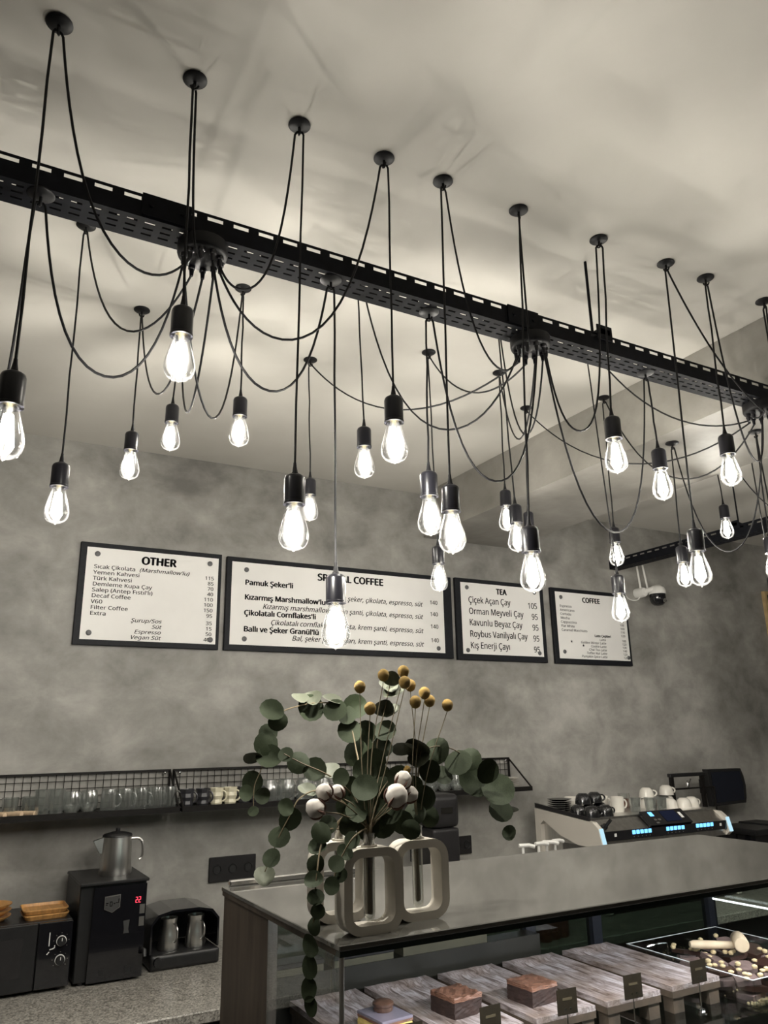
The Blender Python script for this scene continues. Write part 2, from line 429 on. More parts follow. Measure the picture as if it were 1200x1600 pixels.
# shared meshes, origin at the top centre of each piece
canopy_me = finish('canopy', lathe(B(), [(0, 0), (0.027, 0), (0.0275, -0.003), (0.024, -0.006), (0.010, -0.009), (0, -0.009)], n=24), True)
bm = B(); tube(bm, [(0, 0, -0.006), (0, 0, -0.020)], 0.0035, 8)
tube(bm, [(-0.009, 0, -0.019), (-0.006, 0, -0.026), (0, 0, -0.029), (0.006, 0, -0.026), (0.009, 0, -0.019)], 0.0026, 6)
hook_me = finish('cord_hook', bm, True)
socket_me = finish('socket', lathe(B(), [(0, 0), (0.015, 0), (0.0205, -0.004), (0.0225, -0.010), (0.0225, -0.060), (0.0235, -0.061), (0.0235, -0.066), (0.018, -0.066), (0.018, -0.05), (0, -0.05)], n=28), True)
boot_me = finish('strain_relief', lathe(B(), [(0, 0.028), (0.0035, 0.028), (0.0042, 0.020), (0.0065, 0.006), (0.0085, 0.004), (0.0085, -0.001), (0, -0.001)], n=12), True)
glass_me = finish('bulb', lathe(B(), [(0.0135, -0.002), (0.0150, -0.010), (0.0185, -0.024), (0.0240, -0.045), (0.0292, -0.064), (0.0315, -0.076), (0.0318, -0.084), (0.0295, -0.094), (0.0235, -0.103), (0.0130, -0.1085), (0.004, -0.1105), (0.0025, -0.1135), (0, -0.114)], n=28), True)
collar_me = finish('screw_collar', lathe(B(), [(0, 0.012), (0.0125, 0.012), (0.0132, -0.004), (0.0125, -0.006), (0, -0.006)], n=20), True)
stalk_me = finish('glass_stalk', lathe(B(), [(0, -0.004), (0.008, -0.006), (0.0045, -0.022), (0.003, -0.036), (0, -0.038)], n=12), True)
bm = B()
for i in range(6):
    a = math.pi*2*i/6
    tube(bm, [(0.0055*math.cos(a), 0.0055*math.sin(a), -0.028), (0.0125*math.cos(a+.15), 0.0125*math.sin(a+.15), -0.086)], 0.0033, 6)
fil_me = finish('filament', bm)

LAMPS = [
    ('A1', (0.035,1.426,3.200), (0.034,1.426,2.224), 1, 0.691, 'lit pendant bulb cut by the left picture edge, under the leftmost ceiling hook'),
    ('T1', (0.045,1.543,2.862), (0.021,1.543,1.986), 1, 0.781, 'pendant bulb hooked to the tray at far left, socket just showing at the picture edge'),
    ('A2', (0.325,1.436,3.200), (0.330,1.436,2.443), 1, 0.394, 'large lit pendant bulb hanging right under the left ceiling rose'),
    ('A3', (0.589,1.452,3.200), (0.591,1.452,2.121), 1, 0.553, 'large low pendant bulb above the gap between OTHER and SPECIAL COFFEE boards'),
    ('A4', (0.828,1.455,3.200), (0.840,1.455,2.355), 1, 0.845, 'large pendant bulb in the middle of the front row, seen against the ceiling'),
    ('A5', (1.012,1.457,3.200), (0.992,1.457,2.156), 2, 0.675, 'large low pendant bulb above the right end of the SPECIAL COFFEE board'),
    ('A6', (1.271,1.457,3.200), (1.226,1.457,2.081), 2, 0.393, 'large low pendant bulb touching the TEA board in the picture'),
    ('A7', (1.576,1.453,3.200), (1.550,1.453,2.438), 2, 0.886, 'large pendant bulb in front of the beam, right of the middle ceiling rose'),
    ('A8', (1.859,1.446,3.200), (1.825,1.446,2.140), 3, 0.653, 'large low pendant bulb right of the security camera'),
    ('A9', (2.044,1.444,3.200), (2.023,1.444,2.466), 3, 0.886, 'high pendant bulb in front of the beam near the right ceiling rose'),
    ('A10', (2.348,1.447,3.200), (2.311,1.447,2.421), 3, 0.660, 'pendant with its ceiling hook at the top right picture edge'),
    ('B1', (0.188,2.097,3.200), (0.189,2.097,2.293), 1, 0.788, 'low pendant bulb at left above the OTHER board corner'),
    ('B2', (0.432,2.494,3.200), (0.432,2.494,2.571), 1, 1.148, 'small pendant bulb at left where the ceiling meets the back wall'),
    ('H1', (0.569,2.477,3.200), (0.555,2.477,2.687), 1, 1.213, 'small pendant bulb straight below the left ceiling rose'),
    ('B3', (0.701,2.203,3.200), (0.706,2.203,2.633), 1, 1.164, 'small pendant bulb just right of the left ceiling rose'),
    ('T2', (0.721,1.552,2.862), (0.735,1.552,1.936), 1, 0.719, 'lowest pendant bulb, hooked to the tray, covering part of the SPECIAL COFFEE title'),
    ('B4', (1.105,2.570,3.200), (1.109,2.570,2.530), 2, 1.118, 'small far pendant bulb half behind the large low bulb over SPECIAL COFFEE'),
    ('H2', (1.032,1.990,3.200), (1.040,1.990,2.512), 2, 0.951, 'medium pendant bulb against the ceiling left of the front middle bulb'),
    ('T3', (1.024,1.569,2.862), (1.004,1.569,2.227), 2, 0.959, 'pendant bulb hooked to the tray, left one of the close pair over SPECIAL COFFEE'),
    ('B5', (1.494,2.302,3.200), (1.502,2.302,2.246), 2, 0.827, 'small low pendant bulb in front of the gap between SPECIAL COFFEE and TEA boards'),
    ('B6', (1.851,2.320,3.200), (1.842,2.320,2.514), 2, 1.075, 'highest bulb of the tight cluster above the TEA board'),
    ('H3', (1.614,2.009,3.200), (1.634,2.009,2.342), 2, 0.883, 'middle bulb of the tight cluster above the TEA board'),
    ('B7', (2.182,2.555,3.200), (2.149,2.555,2.524), 3, 1.119, 'far bulb of the cluster above the TEA board, mostly hidden'),
    ('B8', (2.425,2.308,3.200), (2.404,2.308,2.421), 3, 0.983, 'small pendant bulb crossed by a cord loop over the end of the second tray'),
    ('H4', (2.002,1.957,3.200), (2.030,1.957,2.118), 3, 0.680, 'low pendant bulb overlapping the right edge of the COFFEE board'),
    ('T4', (1.842,1.566,2.862), (1.857,1.566,2.432), 2, 1.198, 'pendant bulb hooked to the tray in front of the beam'),
    ('C1', (2.549,2.073,2.920), (2.522,2.073,2.299), 3, 1.098, 'small low pendant bulb hooked to the beam, left of a larger bulb'),
    ('C2', (2.756,1.828,2.920), (2.734,1.828,2.305), 3, 1.165, 'pendant hooked under the beam by the right ceiling rose'),
    ('D1', (3.170,2.329,3.200), (3.170,2.329,2.627), 4, 1.150, 'tiny far pendant bulb beyond the beam, in front of the second tray'),
    ('E1', (2.800,1.250,2.920), (2.800,1.250,2.360), 4, 1.000, 'pendant hooked under the beam, nearest the viewer'),  # E pendants: added out of view to brighten the right of the wall
    ('E2', (3.450,1.250,3.200), (3.450,1.250,2.250), 4, 0.700, 'pendant beyond the beam in front of the tray'),
    ('E3', (3.620,1.780,3.200), (3.620,1.780,2.420), 4, 0.800, 'pendant beyond the beam behind the tray'),
    ('E4', (3.740,1.100,3.200), (3.740,1.100,2.200), 4, 0.900, 'pendant beyond the beam, hanging lowest and nearest the viewer'),
    ('E5', (3.770,2.000,3.200), (3.770,2.000,2.330), 4, 0.950, 'pendant beyond the beam, closest to the second tray'),
    ('F1', (3.924,2.380,2.826), (3.924,2.380,2.190), 4, 1.150, 'pendant hooked under the second tray, nearer the back wall'),  # F and G pendants: more unseen lamps added to light the right side
    ('F2', (3.924,1.800,2.826), (3.924,1.800,2.300), 4, 0.850, 'pendant hooked under the second tray, nearer the viewer'),
    ('G1', (4.700,2.550,3.200), (4.700,2.550,2.250), 4, 1.950, 'pendant past the second tray, closest to the right wall'),
    ('D2', (3.170,2.138,3.200), (3.170,2.138,2.240), 4, 0.980, 'pendant hanging beyond the beam at the right picture edge'),
]
CORD_R = 0.0029
for key, hk, bot, hub, L, lab in LAMPS:
    t = thing('pendant_lamp', lab, 'pendant lamp', hk, 'bulb pendants on swagged black cords')
    O = Vector(hk)
    c = link('canopy', canopy_me, 'canopy', t); c.rotation_euler = (0, 0, random.uniform(0, 3))
    link('cord_hook', hook_me, 'canopy', c)
    st = Vector((bot[0], bot[1], bot[2]+0.114+0.066-0.012))       # top of the socket
    # pick the free grip nearest to the hook's side
    g = min((q for q in grips[hub]), key=lambda q: q[3]*0.5 + (q[0]-hk[0])**2 + (q[1]-hk[1])**2)
    g[3] += 1
    hv = Vector((g[0]-hk[0], g[1]-hk[1], 0)).normalized()          # side on which the swag leaves the hook
    hkp = Vector((hk[0], hk[1], hk[2]-0.0300)) + hv*0.011
    if key in ('A2', 'A6', 'A8', 'A10'):                                       # front row: the cord comes out in front of the tray
        w_ = (g[0]+0.25*min(0.1, max(-0.1, hk[0]-g[0])), TY0-0.014, g[2]-0.004)
        d0 = math.dist(w_, tuple(hkp)); Lc = max(L-math.dist(w_, g[:3]), d0*1.02)
        sw = smooth_path([(g[0], g[1], g[2]+0.010), (g[0], g[1], g[2]), ((g[0]+w_[0])/2, (g[1]+w_[1])/2, g[2]-0.012), w_], 3)[:-1] + catenary(w_, tuple(hkp), Lc)
    else:
        sw = catenary((g[0], g[1], g[2]), tuple(hkp), L)
    top = st + Vector((0, 0, 0.026))
    arch = [Vector((hk[0], hk[1], hk[2]-0.0235)) + hv*0.007, Vector((hk[0], hk[1], hk[2]-0.0215)), Vector((hk[0], hk[1], hk[2]-0.0235)) - hv*0.007]
    hd0 = Vector((hk[0], hk[1], hk[2]-0.0310)) - hv*0.010
    drop = arch + [hd0] + [hd0 + (top-hd0)*(i/6) + Vector((0.0012*math.sin(i*2.1+len(lab)), 0.001*math.cos(i*1.7), 0))*(0 if i in (0, 6) else 1) for i in range(1, 7)]
    bm = B(); tube(bm, sw+drop, CORD_R, 6)
    me = finish('cord', bm, True); me.transform(Matrix.Translation(-O)); link('cord', me, 'cord', t)
    so = link('socket', socket_me, 'socket', t, st-O)
    link('strain_relief', boot_me, 'cord', so)
    bu = link('bulb', glass_me, 'bulb_glass', t, st-O+Vector((0, 0, -0.054)))
    link('screw_collar', collar_me, 'brass', bu)
    link('glass_stalk', stalk_me, 'glass', bu)
    link('filament', fil_me, 'filament', bu)
    ld = bpy.data.lights.new('bulb_light', 'POINT'); ld.energy = BULB_W; ld.color = (1.0, 0.94, 0.84); ld.shadow_soft_size = 0.003
    lo_ = bpy.data.objects.new('bulb_light', ld); COL.objects.link(lo_); lo_.parent = bu; lo_.location = (0, 0, -0.06)

# ------------------------------------------------------------------ menu boards
FONT = None
try:                                                              # Blender's own bundled sans, the builtin face otherwise
    import os
    fp_ = os.path.join(bpy.utils.system_resource('DATAFILES'), 'fonts', 'NotoSansHebrew-Regular.woff2')
    if os.path.exists(fp_): FONT = bpy.data.fonts.load(fp_)
except Exception:
    FONT = None
def text_mesh(s, size, xs=1.0, align='LEFT', bold=0.0, shear=0.0):
    cu = bpy.data.curves.new('lettering', 'FONT'); cu.body = s; cu.size = size
    cu.align_x = align; cu.shear = shear; cu.resolution_u = 2
    if FONT and '★' not in s: cu.font = FONT
    o = bpy.data.objects.new('lettering', cu); COL.objects.link(o)
    dg = bpy.context.evaluated_depsgraph_get()
    me = bpy.data.meshes.new_from_object(o.evaluated_get(dg))
    bpy.data.objects.remove(o); bpy.data.curves.remove(cu)
    for v in me.vertices: v.co.x *= xs
    me.materials.clear()
    if bold:                                                      # heavier strokes: the outline set again a hair to each side
        bm = B()
        for dx, dy in ((0, 0), (bold, 0), (-bold, 0), (0, bold*0.5), (0, -bold*0.5)):
            n0 = len(bm.verts); bm.from_mesh(me); bm.verts.ensure_lookup_table()
            for v in bm.verts[n0:]: v.co.x += dx; v.co.y += dy
        bm.to_mesh(me); bm.free()
    return me
def print_text(parent, s, x, y, z, size, material='ink', xs=1.0, align='LEFT', bold=0.0, shear=0.0, name='lettering', rx=90, ry=0):
    me = text_mesh(s, size, xs, align, bold, shear)
    o = link(name, me, material, parent)
    o.location = Vector((x, y, z))-wloc(parent); o.rotation_euler = (math.radians(rx), 0, math.radians(ry))
    return o
pin_me = finish('round_pin', lathe(B(), [(0, -0.006), (0.008, -0.006), (0.0125, -0.004), (0.0135, 0.0), (0, 0.0)], n=20, axis='Y'), True)
def menu(label, x0, x1, z0, z1, skew, pins, lines):
    t = thing('menu_board', label, 'menu board', ((x0+x1)/2, WY, z0), 'menu boards in a row on the back wall')
    part('backing_board', box(B(), x0, x1, WY-0.022, WY, z0, z1, 0.002, 1), 'frame_black', t)
    a, b_, c, d = skew                               # sheet margins: left, right, bottom, top
    sx0, sx1, sz0, sz1 = x0+a, x1-b_, z0+c, z1-d
    sh = part('sheet', box(B(), sx0, sx1, WY-0.0235, WY-0.0221, sz0, sz1), 'paper', t)
    for u, v in pins:
        link('round_pin', pin_me, 'pin', t, Vector((sx0+(sx1-sx0)*u, WY-0.0235, sz1-(sz1-sz0)*v))-Vector(t.location))
    for s, u, v, size, xs, al, bold, shear in lines:
        print_text(sh, s, sx0+(sx1-sx0)*u, WY-0.0242, sz1-(sz1-sz0)*v, size, 'ink', xs, al, bold, shear)
    return t
PINS = ((0.075, 0.07), (0.93, 0.07), (0.06, 0.93), (0.96, 0.95))
ln = [('OTHER', 0.53, 0.145, 0.066, 1.0, 'CENTER', 0.0036, 0)]
for i, s in enumerate(('Sıcak Çikolata', 'Yemen Kahvesi', 'Türk Kahvesi', 'Demleme Kupa Çay', "Salep (Antep Fıstıl'lı)", 'Decaf Coffee', 'V60', 'Filter Coffee', 'Extra')):
    ln.append((s, 0.055, 0.232+i*0.0635, 0.032, 1.2, 'LEFT', 0.0005, 0))
ln.append(("(Marshmallow'lu)", 0.385, 0.232, 0.032, 1.2, 'LEFT', 0.0005, 0.25))
for i, s in enumerate(('115', '85', '70', '40', '110', '100', '150', '95')):
    ln.append((s, 0.968, 0.262+i*0.0625, 0.031, 1.15, 'RIGHT', 0.0005, 0))
for i, (s, p) in enumerate((('Şurup/Sos', '35'), ('Süt', '15'), ('Espresso', '50'), ('Vegan Süt', '40'))):
    ln.append((s, 0.575, 0.795+i*0.061, 0.032, 1.2, 'RIGHT', 0.0005, 0.25))
    ln.append((p, 0.968 if i < 3 else 0.955, 0.785+i*0.062, 0.031, 1.15, 'RIGHT', 0.0005, 0))
menu('black framed white menu board headed OTHER, leftmost on the back wall', 0.476, 1.176, 2.190, 2.686, (0.030, 0.018, 0.026, 0.024), PINS, ln)
ln = [('SPECIAL COFFEE', 0.53, 0.145, 0.066, 1.03, 'CENTER', 0.0032, 0)]
for i, (h, it) in enumerate((("Pamuk Şeker'li", 'Pamuk şeker, çikolata, espresso, süt'), ("Kızarmış Marshmallow'lu", 'Kızarmış marshmallow, krem şanti, çikolata, espresso, süt'),
                             ("Çikolatalı Cornflakes'li", 'Çikolatalı cornflakes, çikolata, krem şanti, espresso, süt'), ("Ballı ve Şeker Granül'lü", 'Bal, şeker parçacıkları, krem şanti, espresso, süt'))):
    ln.append((h, 0.055, (0.275, 0.455, 0.645, 0.84)[i], 0.047, 1.06, 'LEFT', 0.0021, 0))
    ln.append((it, 0.885, (0.385, 0.555, 0.745, 0.925)[i], 0.046, 1.0, 'RIGHT', 0.0006, 0.28))
    ln.append(('140', 0.968, (0.345, 0.505, 0.675, 0.86)[i], 0.041, 1.0, 'RIGHT', 0.0006, 0))
menu('wide black framed white menu board headed SPECIAL COFFEE', 1.204, 2.616, 2.190, 2.682, (0.028, 0.062, 0.030, 0.026), ((0.06, 0.09), (0.965, 0.08), (0.06, 0.93), (0.965, 0.94)), ln)
ln = [('TEA', 0.50, 0.135, 0.060, 0.95, 'CENTER', 0.0032, 0)]
for i, (s, p) in enumerate((('Çiçek Açan Çay', '105'), ('Orman Meyveli Çay', '95'), ('Kavunlu Beyaz Çay', '95'), ('Roybus Vanilyalı Çay', '95'), ('Kış Enerji Çayı', '95'))):
    ln.append((s, 0.085, 0.285+i*0.159, 0.066, 0.88, 'LEFT', 0.0008, 0)); ln.append((p, 0.955, 0.305+i*0.159, 0.064, 0.88, 'RIGHT', 0.0008, 0))
menu('black framed white menu board headed TEA', 2.646, 3.338, 2.186, 2.686, (0.038, 0.032, 0.036, 0.026), ((0.075, 0.07), (0.93, 0.06), (0.055, 0.95), (0.945, 0.95)), ln)
ln = [('COFFEE', 0.50, 0.135, 0.056, 1.0, 'CENTER', 0.0030, 0), ('Latte Çeşitleri', 0.74, 0.655, 0.026, 1.1, 'RIGHT', 0.0015, 0)]
for i, s in enumerate(('Espresso', 'Americano', 'Cortado', 'Mocha', 'Cappuccino', 'Flat White', 'Caramel Macchiato')):
    ln.append((s, 0.05, 0.232+i*0.060, 0.027, 1.15, 'LEFT', 0.0004, 0))
for i, s in enumerate(('80', '85', '90', '110', '100', '100', '110', '120')[3:]):
    ln.append((s, 0.955, 0.410+i*0.056, 0.026, 1.1, 'RIGHT', 0.0004, 0))
ln += [('★', 0.155, 0.764, 0.026, 1.0, 'LEFT', 0, 0), ('★', 0.315, 0.816, 0.026, 1.0, 'LEFT', 0, 0)]
for i, (s, p) in enumerate((('Latte', '100'), ('Golden Winter Latte', '120'), ('Cookie Latte', '130'), ('Chai Tea Latte', '140'), ('Toffee Nut Latte', '120'), ('Pumpkin Spice Latte', '120'))):
    ln.append((s, 0.66, 0.712+i*0.052, 0.026, 1.15, 'RIGHT', 0.0004, 0.25)); ln.append((p, 0.96, 0.712+i*0.052, 0.025, 1.1, 'RIGHT', 0.0004, 0))
menu('black framed white menu board headed COFFEE, rightmost on the back wall', 3.404, 4.086, 2.184, 2.682, (0.034, 0.020, 0.034, 0.026), ((0.075, 0.08), (0.93, 0.07), (0.07, 0.90), (0.975, 0.95)), ln)

# ------------------------------------------------------------------ security camera on the wall
t = thing('security_camera', 'white dome security camera with two antennas on the back wall', 'camera', (4.25, WY, 2.66))
part('mount', lathe(B(), [(0, -0.075), (0.030, -0.075), (0.036, -0.060), (0.036, 0), (0, 0)], (4.22, WY, 2.70), 18, axis='Y'), 'white_plastic', t, True)
part('arm', tube(B(), [(4.22, WY-0.05, 2.70), (4.27, WY-0.10, 2.72), (4.31, WY-0.10, 2.715)], 0.018, 10), 'white_plastic', t, True)
part('housing', lathe(B(), [(0, 0.065), (0.030, 0.062), (0.052, 0.045), (0.060, 0.02), (0.060, 0.0), (0, 0.0)], (4.315, WY-0.10, 2.685), 24), 'white_plastic', t, True)
d_ = part('lens_dome', lathe(B(), [(0, 0.0), (0.055, 0.0), (0.056, -0.035), (0.048, -0.062), (0.030, -0.078), (0, -0.084)], (4.315, WY-0.10, 2.685), 24), 'black_gloss', t, True)
part('lens', lathe(B(), [(0, -0.008), (0.014, -0.006), (0.017, 0), (0, 0.004)], (4.325, WY-0.152, 2.635), 16, axis='Y'), 'chrome', d_, True)
for x, dx in ((4.205, -0.012), (4.275, -0.022)):
    part('antenna', tube(B(), [(x, WY-0.055, 2.725), (x+dx, WY-0.05, 2.90)], 0.007, 8), 'white_plastic', t, True)
part('power_cable', tube(B(), smooth_path([(4.02, WY-0.006, 2.84), (4.06, WY-0.008, 2.76), (4.11, WY-0.012, 2.66), (4.18, WY-0.03, 2.645), (4.215, WY-0.04, 2.68)]), 0.004, 6), 'white_plastic', t, True)

# framed board at the right edge
t = thing('framed_board', 'dark wall board in a thin light wood frame at the right picture edge', 'board', (6.05, WY, 2.00))
part('panel', box(B(), 5.64, 6.46, WY-0.018, WY, 2.02, 2.80), 'chalkboard', t)
for n_, q in (('frame_rail', (5.615, 6.485, 2.00, 2.025)), ('frame_rail', (5.615, 6.485, 2.79, 2.815)), ('frame_stile', (5.615, 5.64, 2.025, 2.79)), ('frame_stile', (6.46, 6.485, 2.025, 2.79))):
    part(n_, box(B(), q[0], q[1], WY-0.03, WY, q[2], q[3]), 'frame_wood', t)

# ------------------------------------------------------------------ wall shelves of black wire mesh
SHZ = 1.455
def wire_shelf(x0, x1, label):
    t = thing('wire_shelf', label, 'shelf', ((x0+x1)/2, WY, SHZ), 'wire mesh shelves on the back wall')
    yb, yf, zt = WY-0.012, 3.69, 1.615
    bm = B()
    n = round((x1-x0)/0.034)
    for i in range(1, n):
        x = x0+(x1-x0)*i/n
        tube(bm, [(x, yb, SHZ), (x, yb, zt)], 0.0016, 5)
    for j in range(1, 5):
        z = SHZ+(zt-SHZ)*j/5
        tube(bm, [(x0, yb, z), (x1, yb, z)], 0.0016, 5)
    part('mesh_panel', bm, 'wire', t)['kind'] = 'stuff'
    bm = B()
    for z in (SHZ+0.003, zt): box(bm, x0, x1, yb-0.005, yb+0.005, z-0.005, z+0.005)
    for x in (x0+0.004, x1-0.004): box(bm, x-0.004, x+0.004, yb-0.006, yb+0.006, SHZ, zt+0.005)
    part('back_frame', bm, 'wire', t)
    part('shelf_board', box(B(), x0, x1, yf, yb, SHZ-0.012, SHZ), 'wire', t)
    part('front_lip', box(B(), x0, x1, yf-0.006, yf, SHZ-0.014, SHZ+0.010), 'wire', t)
    for x in (x0+0.004, x1-0.004):
        bm = B(); tube(bm, [(x, yb, zt), (x, yf-0.003, SHZ+0.004)], 0.005, 6)
        part('side_brace', bm, 'wire', t)
    for x in (x0+0.03, x1-0.03):
        o = part('screw_head', lathe(B(), [(0, -0.012), (0.006, -0.010), (0.007, 0), (0, 0)], (x, yb-0.003, zt-0.012), 10, axis='Y'), 'chrome', t, True)
wire_shelf(-0.95, 0.972, 'black wire mesh wall shelf at left holding clear glasses')
wire_shelf(0.984, 2.985, 'black wire mesh wall shelf behind the flowers holding mugs and plates')

# ------------------------------------------------------------------ cups and glasses (local coordinates, base at z = 0)
def handle(bm, r, z0, z1, out, rad, n=7, seg=6):
    pts = [(r*0.96, 0, z1)]
    for i in range(n+1):
        a = math.pi/2 - math.pi*i/n
        pts.append((r + out*math.cos(a)*1.0, 0, (z0+z1)/2 + (z1-z0)/2*math.sin(a)))
    pts.append((r*0.96, 0, z0))
    tube(bm, pts, rad, seg)
    return bm
def cup_proto(name, prof_out, wall, n=20):
    inner = [(max(r-wall, 0), max(z, wall)) for r, z in reversed(prof_out)]
    return lathe(B(), [(0, 0)] + prof_out + inner + [(0, wall)], n=n)
def make_cup(name, label, cat, group, loc, prof, wall, material, hnd=None, rotz=0.0, flip=False, n=20, facet=False, hand_name='handle'):
    t = thing(name, label, cat, loc, group); t.rotation_euler = (0, 0, rotz)
    h = max(z for r, z in prof)
    bm = cup_proto(name, prof, wall, n)
    if flip: bmesh.ops.transform(bm, matrix=Matrix.Translation((0, 0, h)) @ Matrix.Rotation(math.pi, 4, 'X'), verts=bm.verts)
    link('cup_body', finish('cup_body', bm, not facet), material, t)
    if hnd:
        z0, z1, out, rad = hnd
        if flip: z0, z1 = h-z1, h-z0
        rr = sum(r for r, z in prof[1:])/len(prof[1:])
        link(hand_name, finish(hand_name, handle(B(), rr, z0, z1, out, rad), True), material, t)
    return t
G_SH = 'glassware on the wall shelves'
tumbler = [(0.028, 0), (0.031, 0.04), (0.034, 0.075)]
tall = [(0.027, 0), (0.030, 0.03), (0.031, 0.07), (0.034, 0.105)]
roundg = [(0.022, 0), (0.036, 0.018), (0.040, 0.045), (0.036, 0.075), (0.033, 0.09)]
gmug = [(0.031, 0), (0.034, 0.02), (0.036, 0.09)]
jar = [(0.040, 0), (0.043, 0.01), (0.043, 0.085), (0.036, 0.095), (0.036, 0.105)]
make_cup('tumbler', 'small clear tumbler on the shelf behind the leftmost wooden stick', 'glass', G_SH, (0.285, 3.82, SHZ), tumbler, 0.002, 'glass')
make_cup('tumbler', 'small clear tumbler on the shelf between the wooden sticks', 'glass', G_SH, (0.362, 3.83, SHZ), tumbler, 0.002, 'glass')
make_cup('patterned_glass', 'tall sparkling cut glass on the shelf, left of its pair', 'glass', G_SH, (0.402, 3.75, SHZ), tall, 0.003, 'glass', n=9, facet=True)
make_cup('patterned_glass', 'tall sparkling cut glass on the shelf, right of its pair', 'glass', G_SH, (0.462, 3.77, SHZ), tall, 0.003, 'glass', n=9, facet=True)
make_cup('round_glass', 'round clear glass beside the cut glasses on the shelf', 'glass', G_SH, (0.525, 3.78, SHZ), roundg, 0.002, 'glass')
make_cup('round_glass', 'round clear glass left of the glass mugs on the shelf', 'glass', G_SH, (0.598, 3.80, SHZ), roundg, 0.002, 'glass')
names = ['leftmost', 'second', 'third', 'fourth', 'fifth']
for i, x in enumerate((0.680, 0.748, 0.815, 0.882, 0.945)):
    make_cup('glass_mug', names[i] + ' clear glass mug turned upside down in the shelf row', 'mug', 'glass mugs in a row on the left shelf', (x, 3.785, SHZ+0.004), gmug, 0.0025, 'glass', (0.02, 0.075, 0.020, 0.004), -0.5, True)
solo('glass_mat', box(B(), 0.635, 0.965, 3.70, 3.87, SHZ, SHZ+0.004, 0.001, 1), 'black_plastic', 'thin dark drip mat under the glass mugs on the shelf', 'mat', (0.8, 3.785, SHZ))
for i, (x, y) in enumerate(((0.262, 3.72), (0.325, 3.725), (0.378, 3.735))):
    d0 = 0.03
    bm = B(); tube(bm, [(x-0.09, y+0.085, SHZ+0.0115), (x-0.03, y+0.03, SHZ+0.0115), (x, y, SHZ+0.0115)], 0.011, 12, radii=[0.0095, 0.0105, 0.0115])
    solo('wooden_stick', bm, 'mallet_wood', ('leftmost', 'middle', 'rightmost')[i] + ' of three round wooden sticks lying on the left shelf', 'stick', (x, y, SHZ), 'wooden sticks on the shelf', True)
faceted = [(0.024, 0), (0.029, 0.012), (0.026, 0.026), (0.033, 0.042), (0.030, 0.058), (0.034, 0.078)]
for x, mm, lb in ((1.025, 'dark_ceramic', 'dark faceted mug right of the shelf joint'), (1.100, 'dark_ceramic', 'dark faceted mug left of the cream pair on the shelf'),
                  (1.165, 'cream_ceramic', 'cream faceted mug on the shelf, left one of the pair'), (1.232, 'cream_ceramic', 'cream faceted mug on the shelf, right one of the pair'),
                  (1.300, 'dark_ceramic', 'dark faceted mug right of the cream pair on the shelf'), (1.365, 'dark_ceramic', 'dark faceted mug on the shelf by the hanging leaves')):
    make_cup('faceted_mug', lb, 'mug', 'faceted mugs on the right shelf', (x, 3.775, SHZ), faceted, 0.003, mm, (0.018, 0.064, 0.017, 0.0042), -0.45, False, 8, True)
for i, x in enumerate((1.43, 1.52, 1.62, 1.72)):
    make_cup('glass_jar', ('first', 'second', 'third', 'fourth')[i] + ' clear handled glass jar after the dark mugs on the shelf', 'jar', 'handled glass jars on the right shelf', (x, 3.785, SHZ), jar, 0.003, 'glass', (0.02, 0.08, 0.024, 0.004), -0.4)
for i, x in enumerate((2.28, 2.365, 2.45, 2.535)):
    make_cup('round_glass', ('first', 'second', 'third', 'fourth')[i] + ' clear round glass right of the flowers on the shelf', 'glass', G_SH, (x, 3.78, SHZ), roundg, 0.002, 'glass')
plate_prof = [(0, 0), (0.045, 0), (0.050, 0.003), (0.078, 0.008), (0.080, 0.010), (0.076, 0.0095), (0.050, 0.006), (0, 0.005)]
plate_me = finish('white_plate', lathe(B(), plate_prof, n=28), True)
for i in range(6):
    o = link('white_plate', plate_me, 'white_ceramic', None, (2.875, 3.79, SHZ+0.0095*i))
    tag(o, ('lowest', 'second lowest', 'third lowest', 'third highest', 'second highest', 'topmost')[i] + ' white saucer in the stack at the right end of the shelf', 'saucer', 'white saucers stacked on the shelf')

# ------------------------------------------------------------------ back counter
CZ = 0.85
t = thing('back_counter', 'speckled grey granite counter along the back wall on black cabinets', 'counter', (1.4, 3.44, 0))
part('worktop', box(B(), -3.0, 5.6, 2.975, WY, CZ-0.04, CZ, 0.004, 1), 'granite', t)
for i in range(9):
    x0 = -3.0 + i*0.95
    x1 = min(x0+0.95, 5.6)
    part('cabinet_body', box(B(), x0, x1, 3.04, WY, 0.08, CZ-0.04), 'cabinet', t)
    dd = part('cabinet_door', box(B(), x0+0.004, x1-0.004, 3.02, 3.04, 0.10, CZ-0.05, 0.002, 1), 'cabinet', t)
    part('door_handle', box(B(), (x0+x1)/2-0.08, (x0+x1)/2+0.08, 3.005, 3.02, CZ-0.10, CZ-0.09), 'chrome', dd)
part('plinth', box(B(), -3.0, 5.6, 3.08, WY, 0, 0.08), 'cabinet', t)

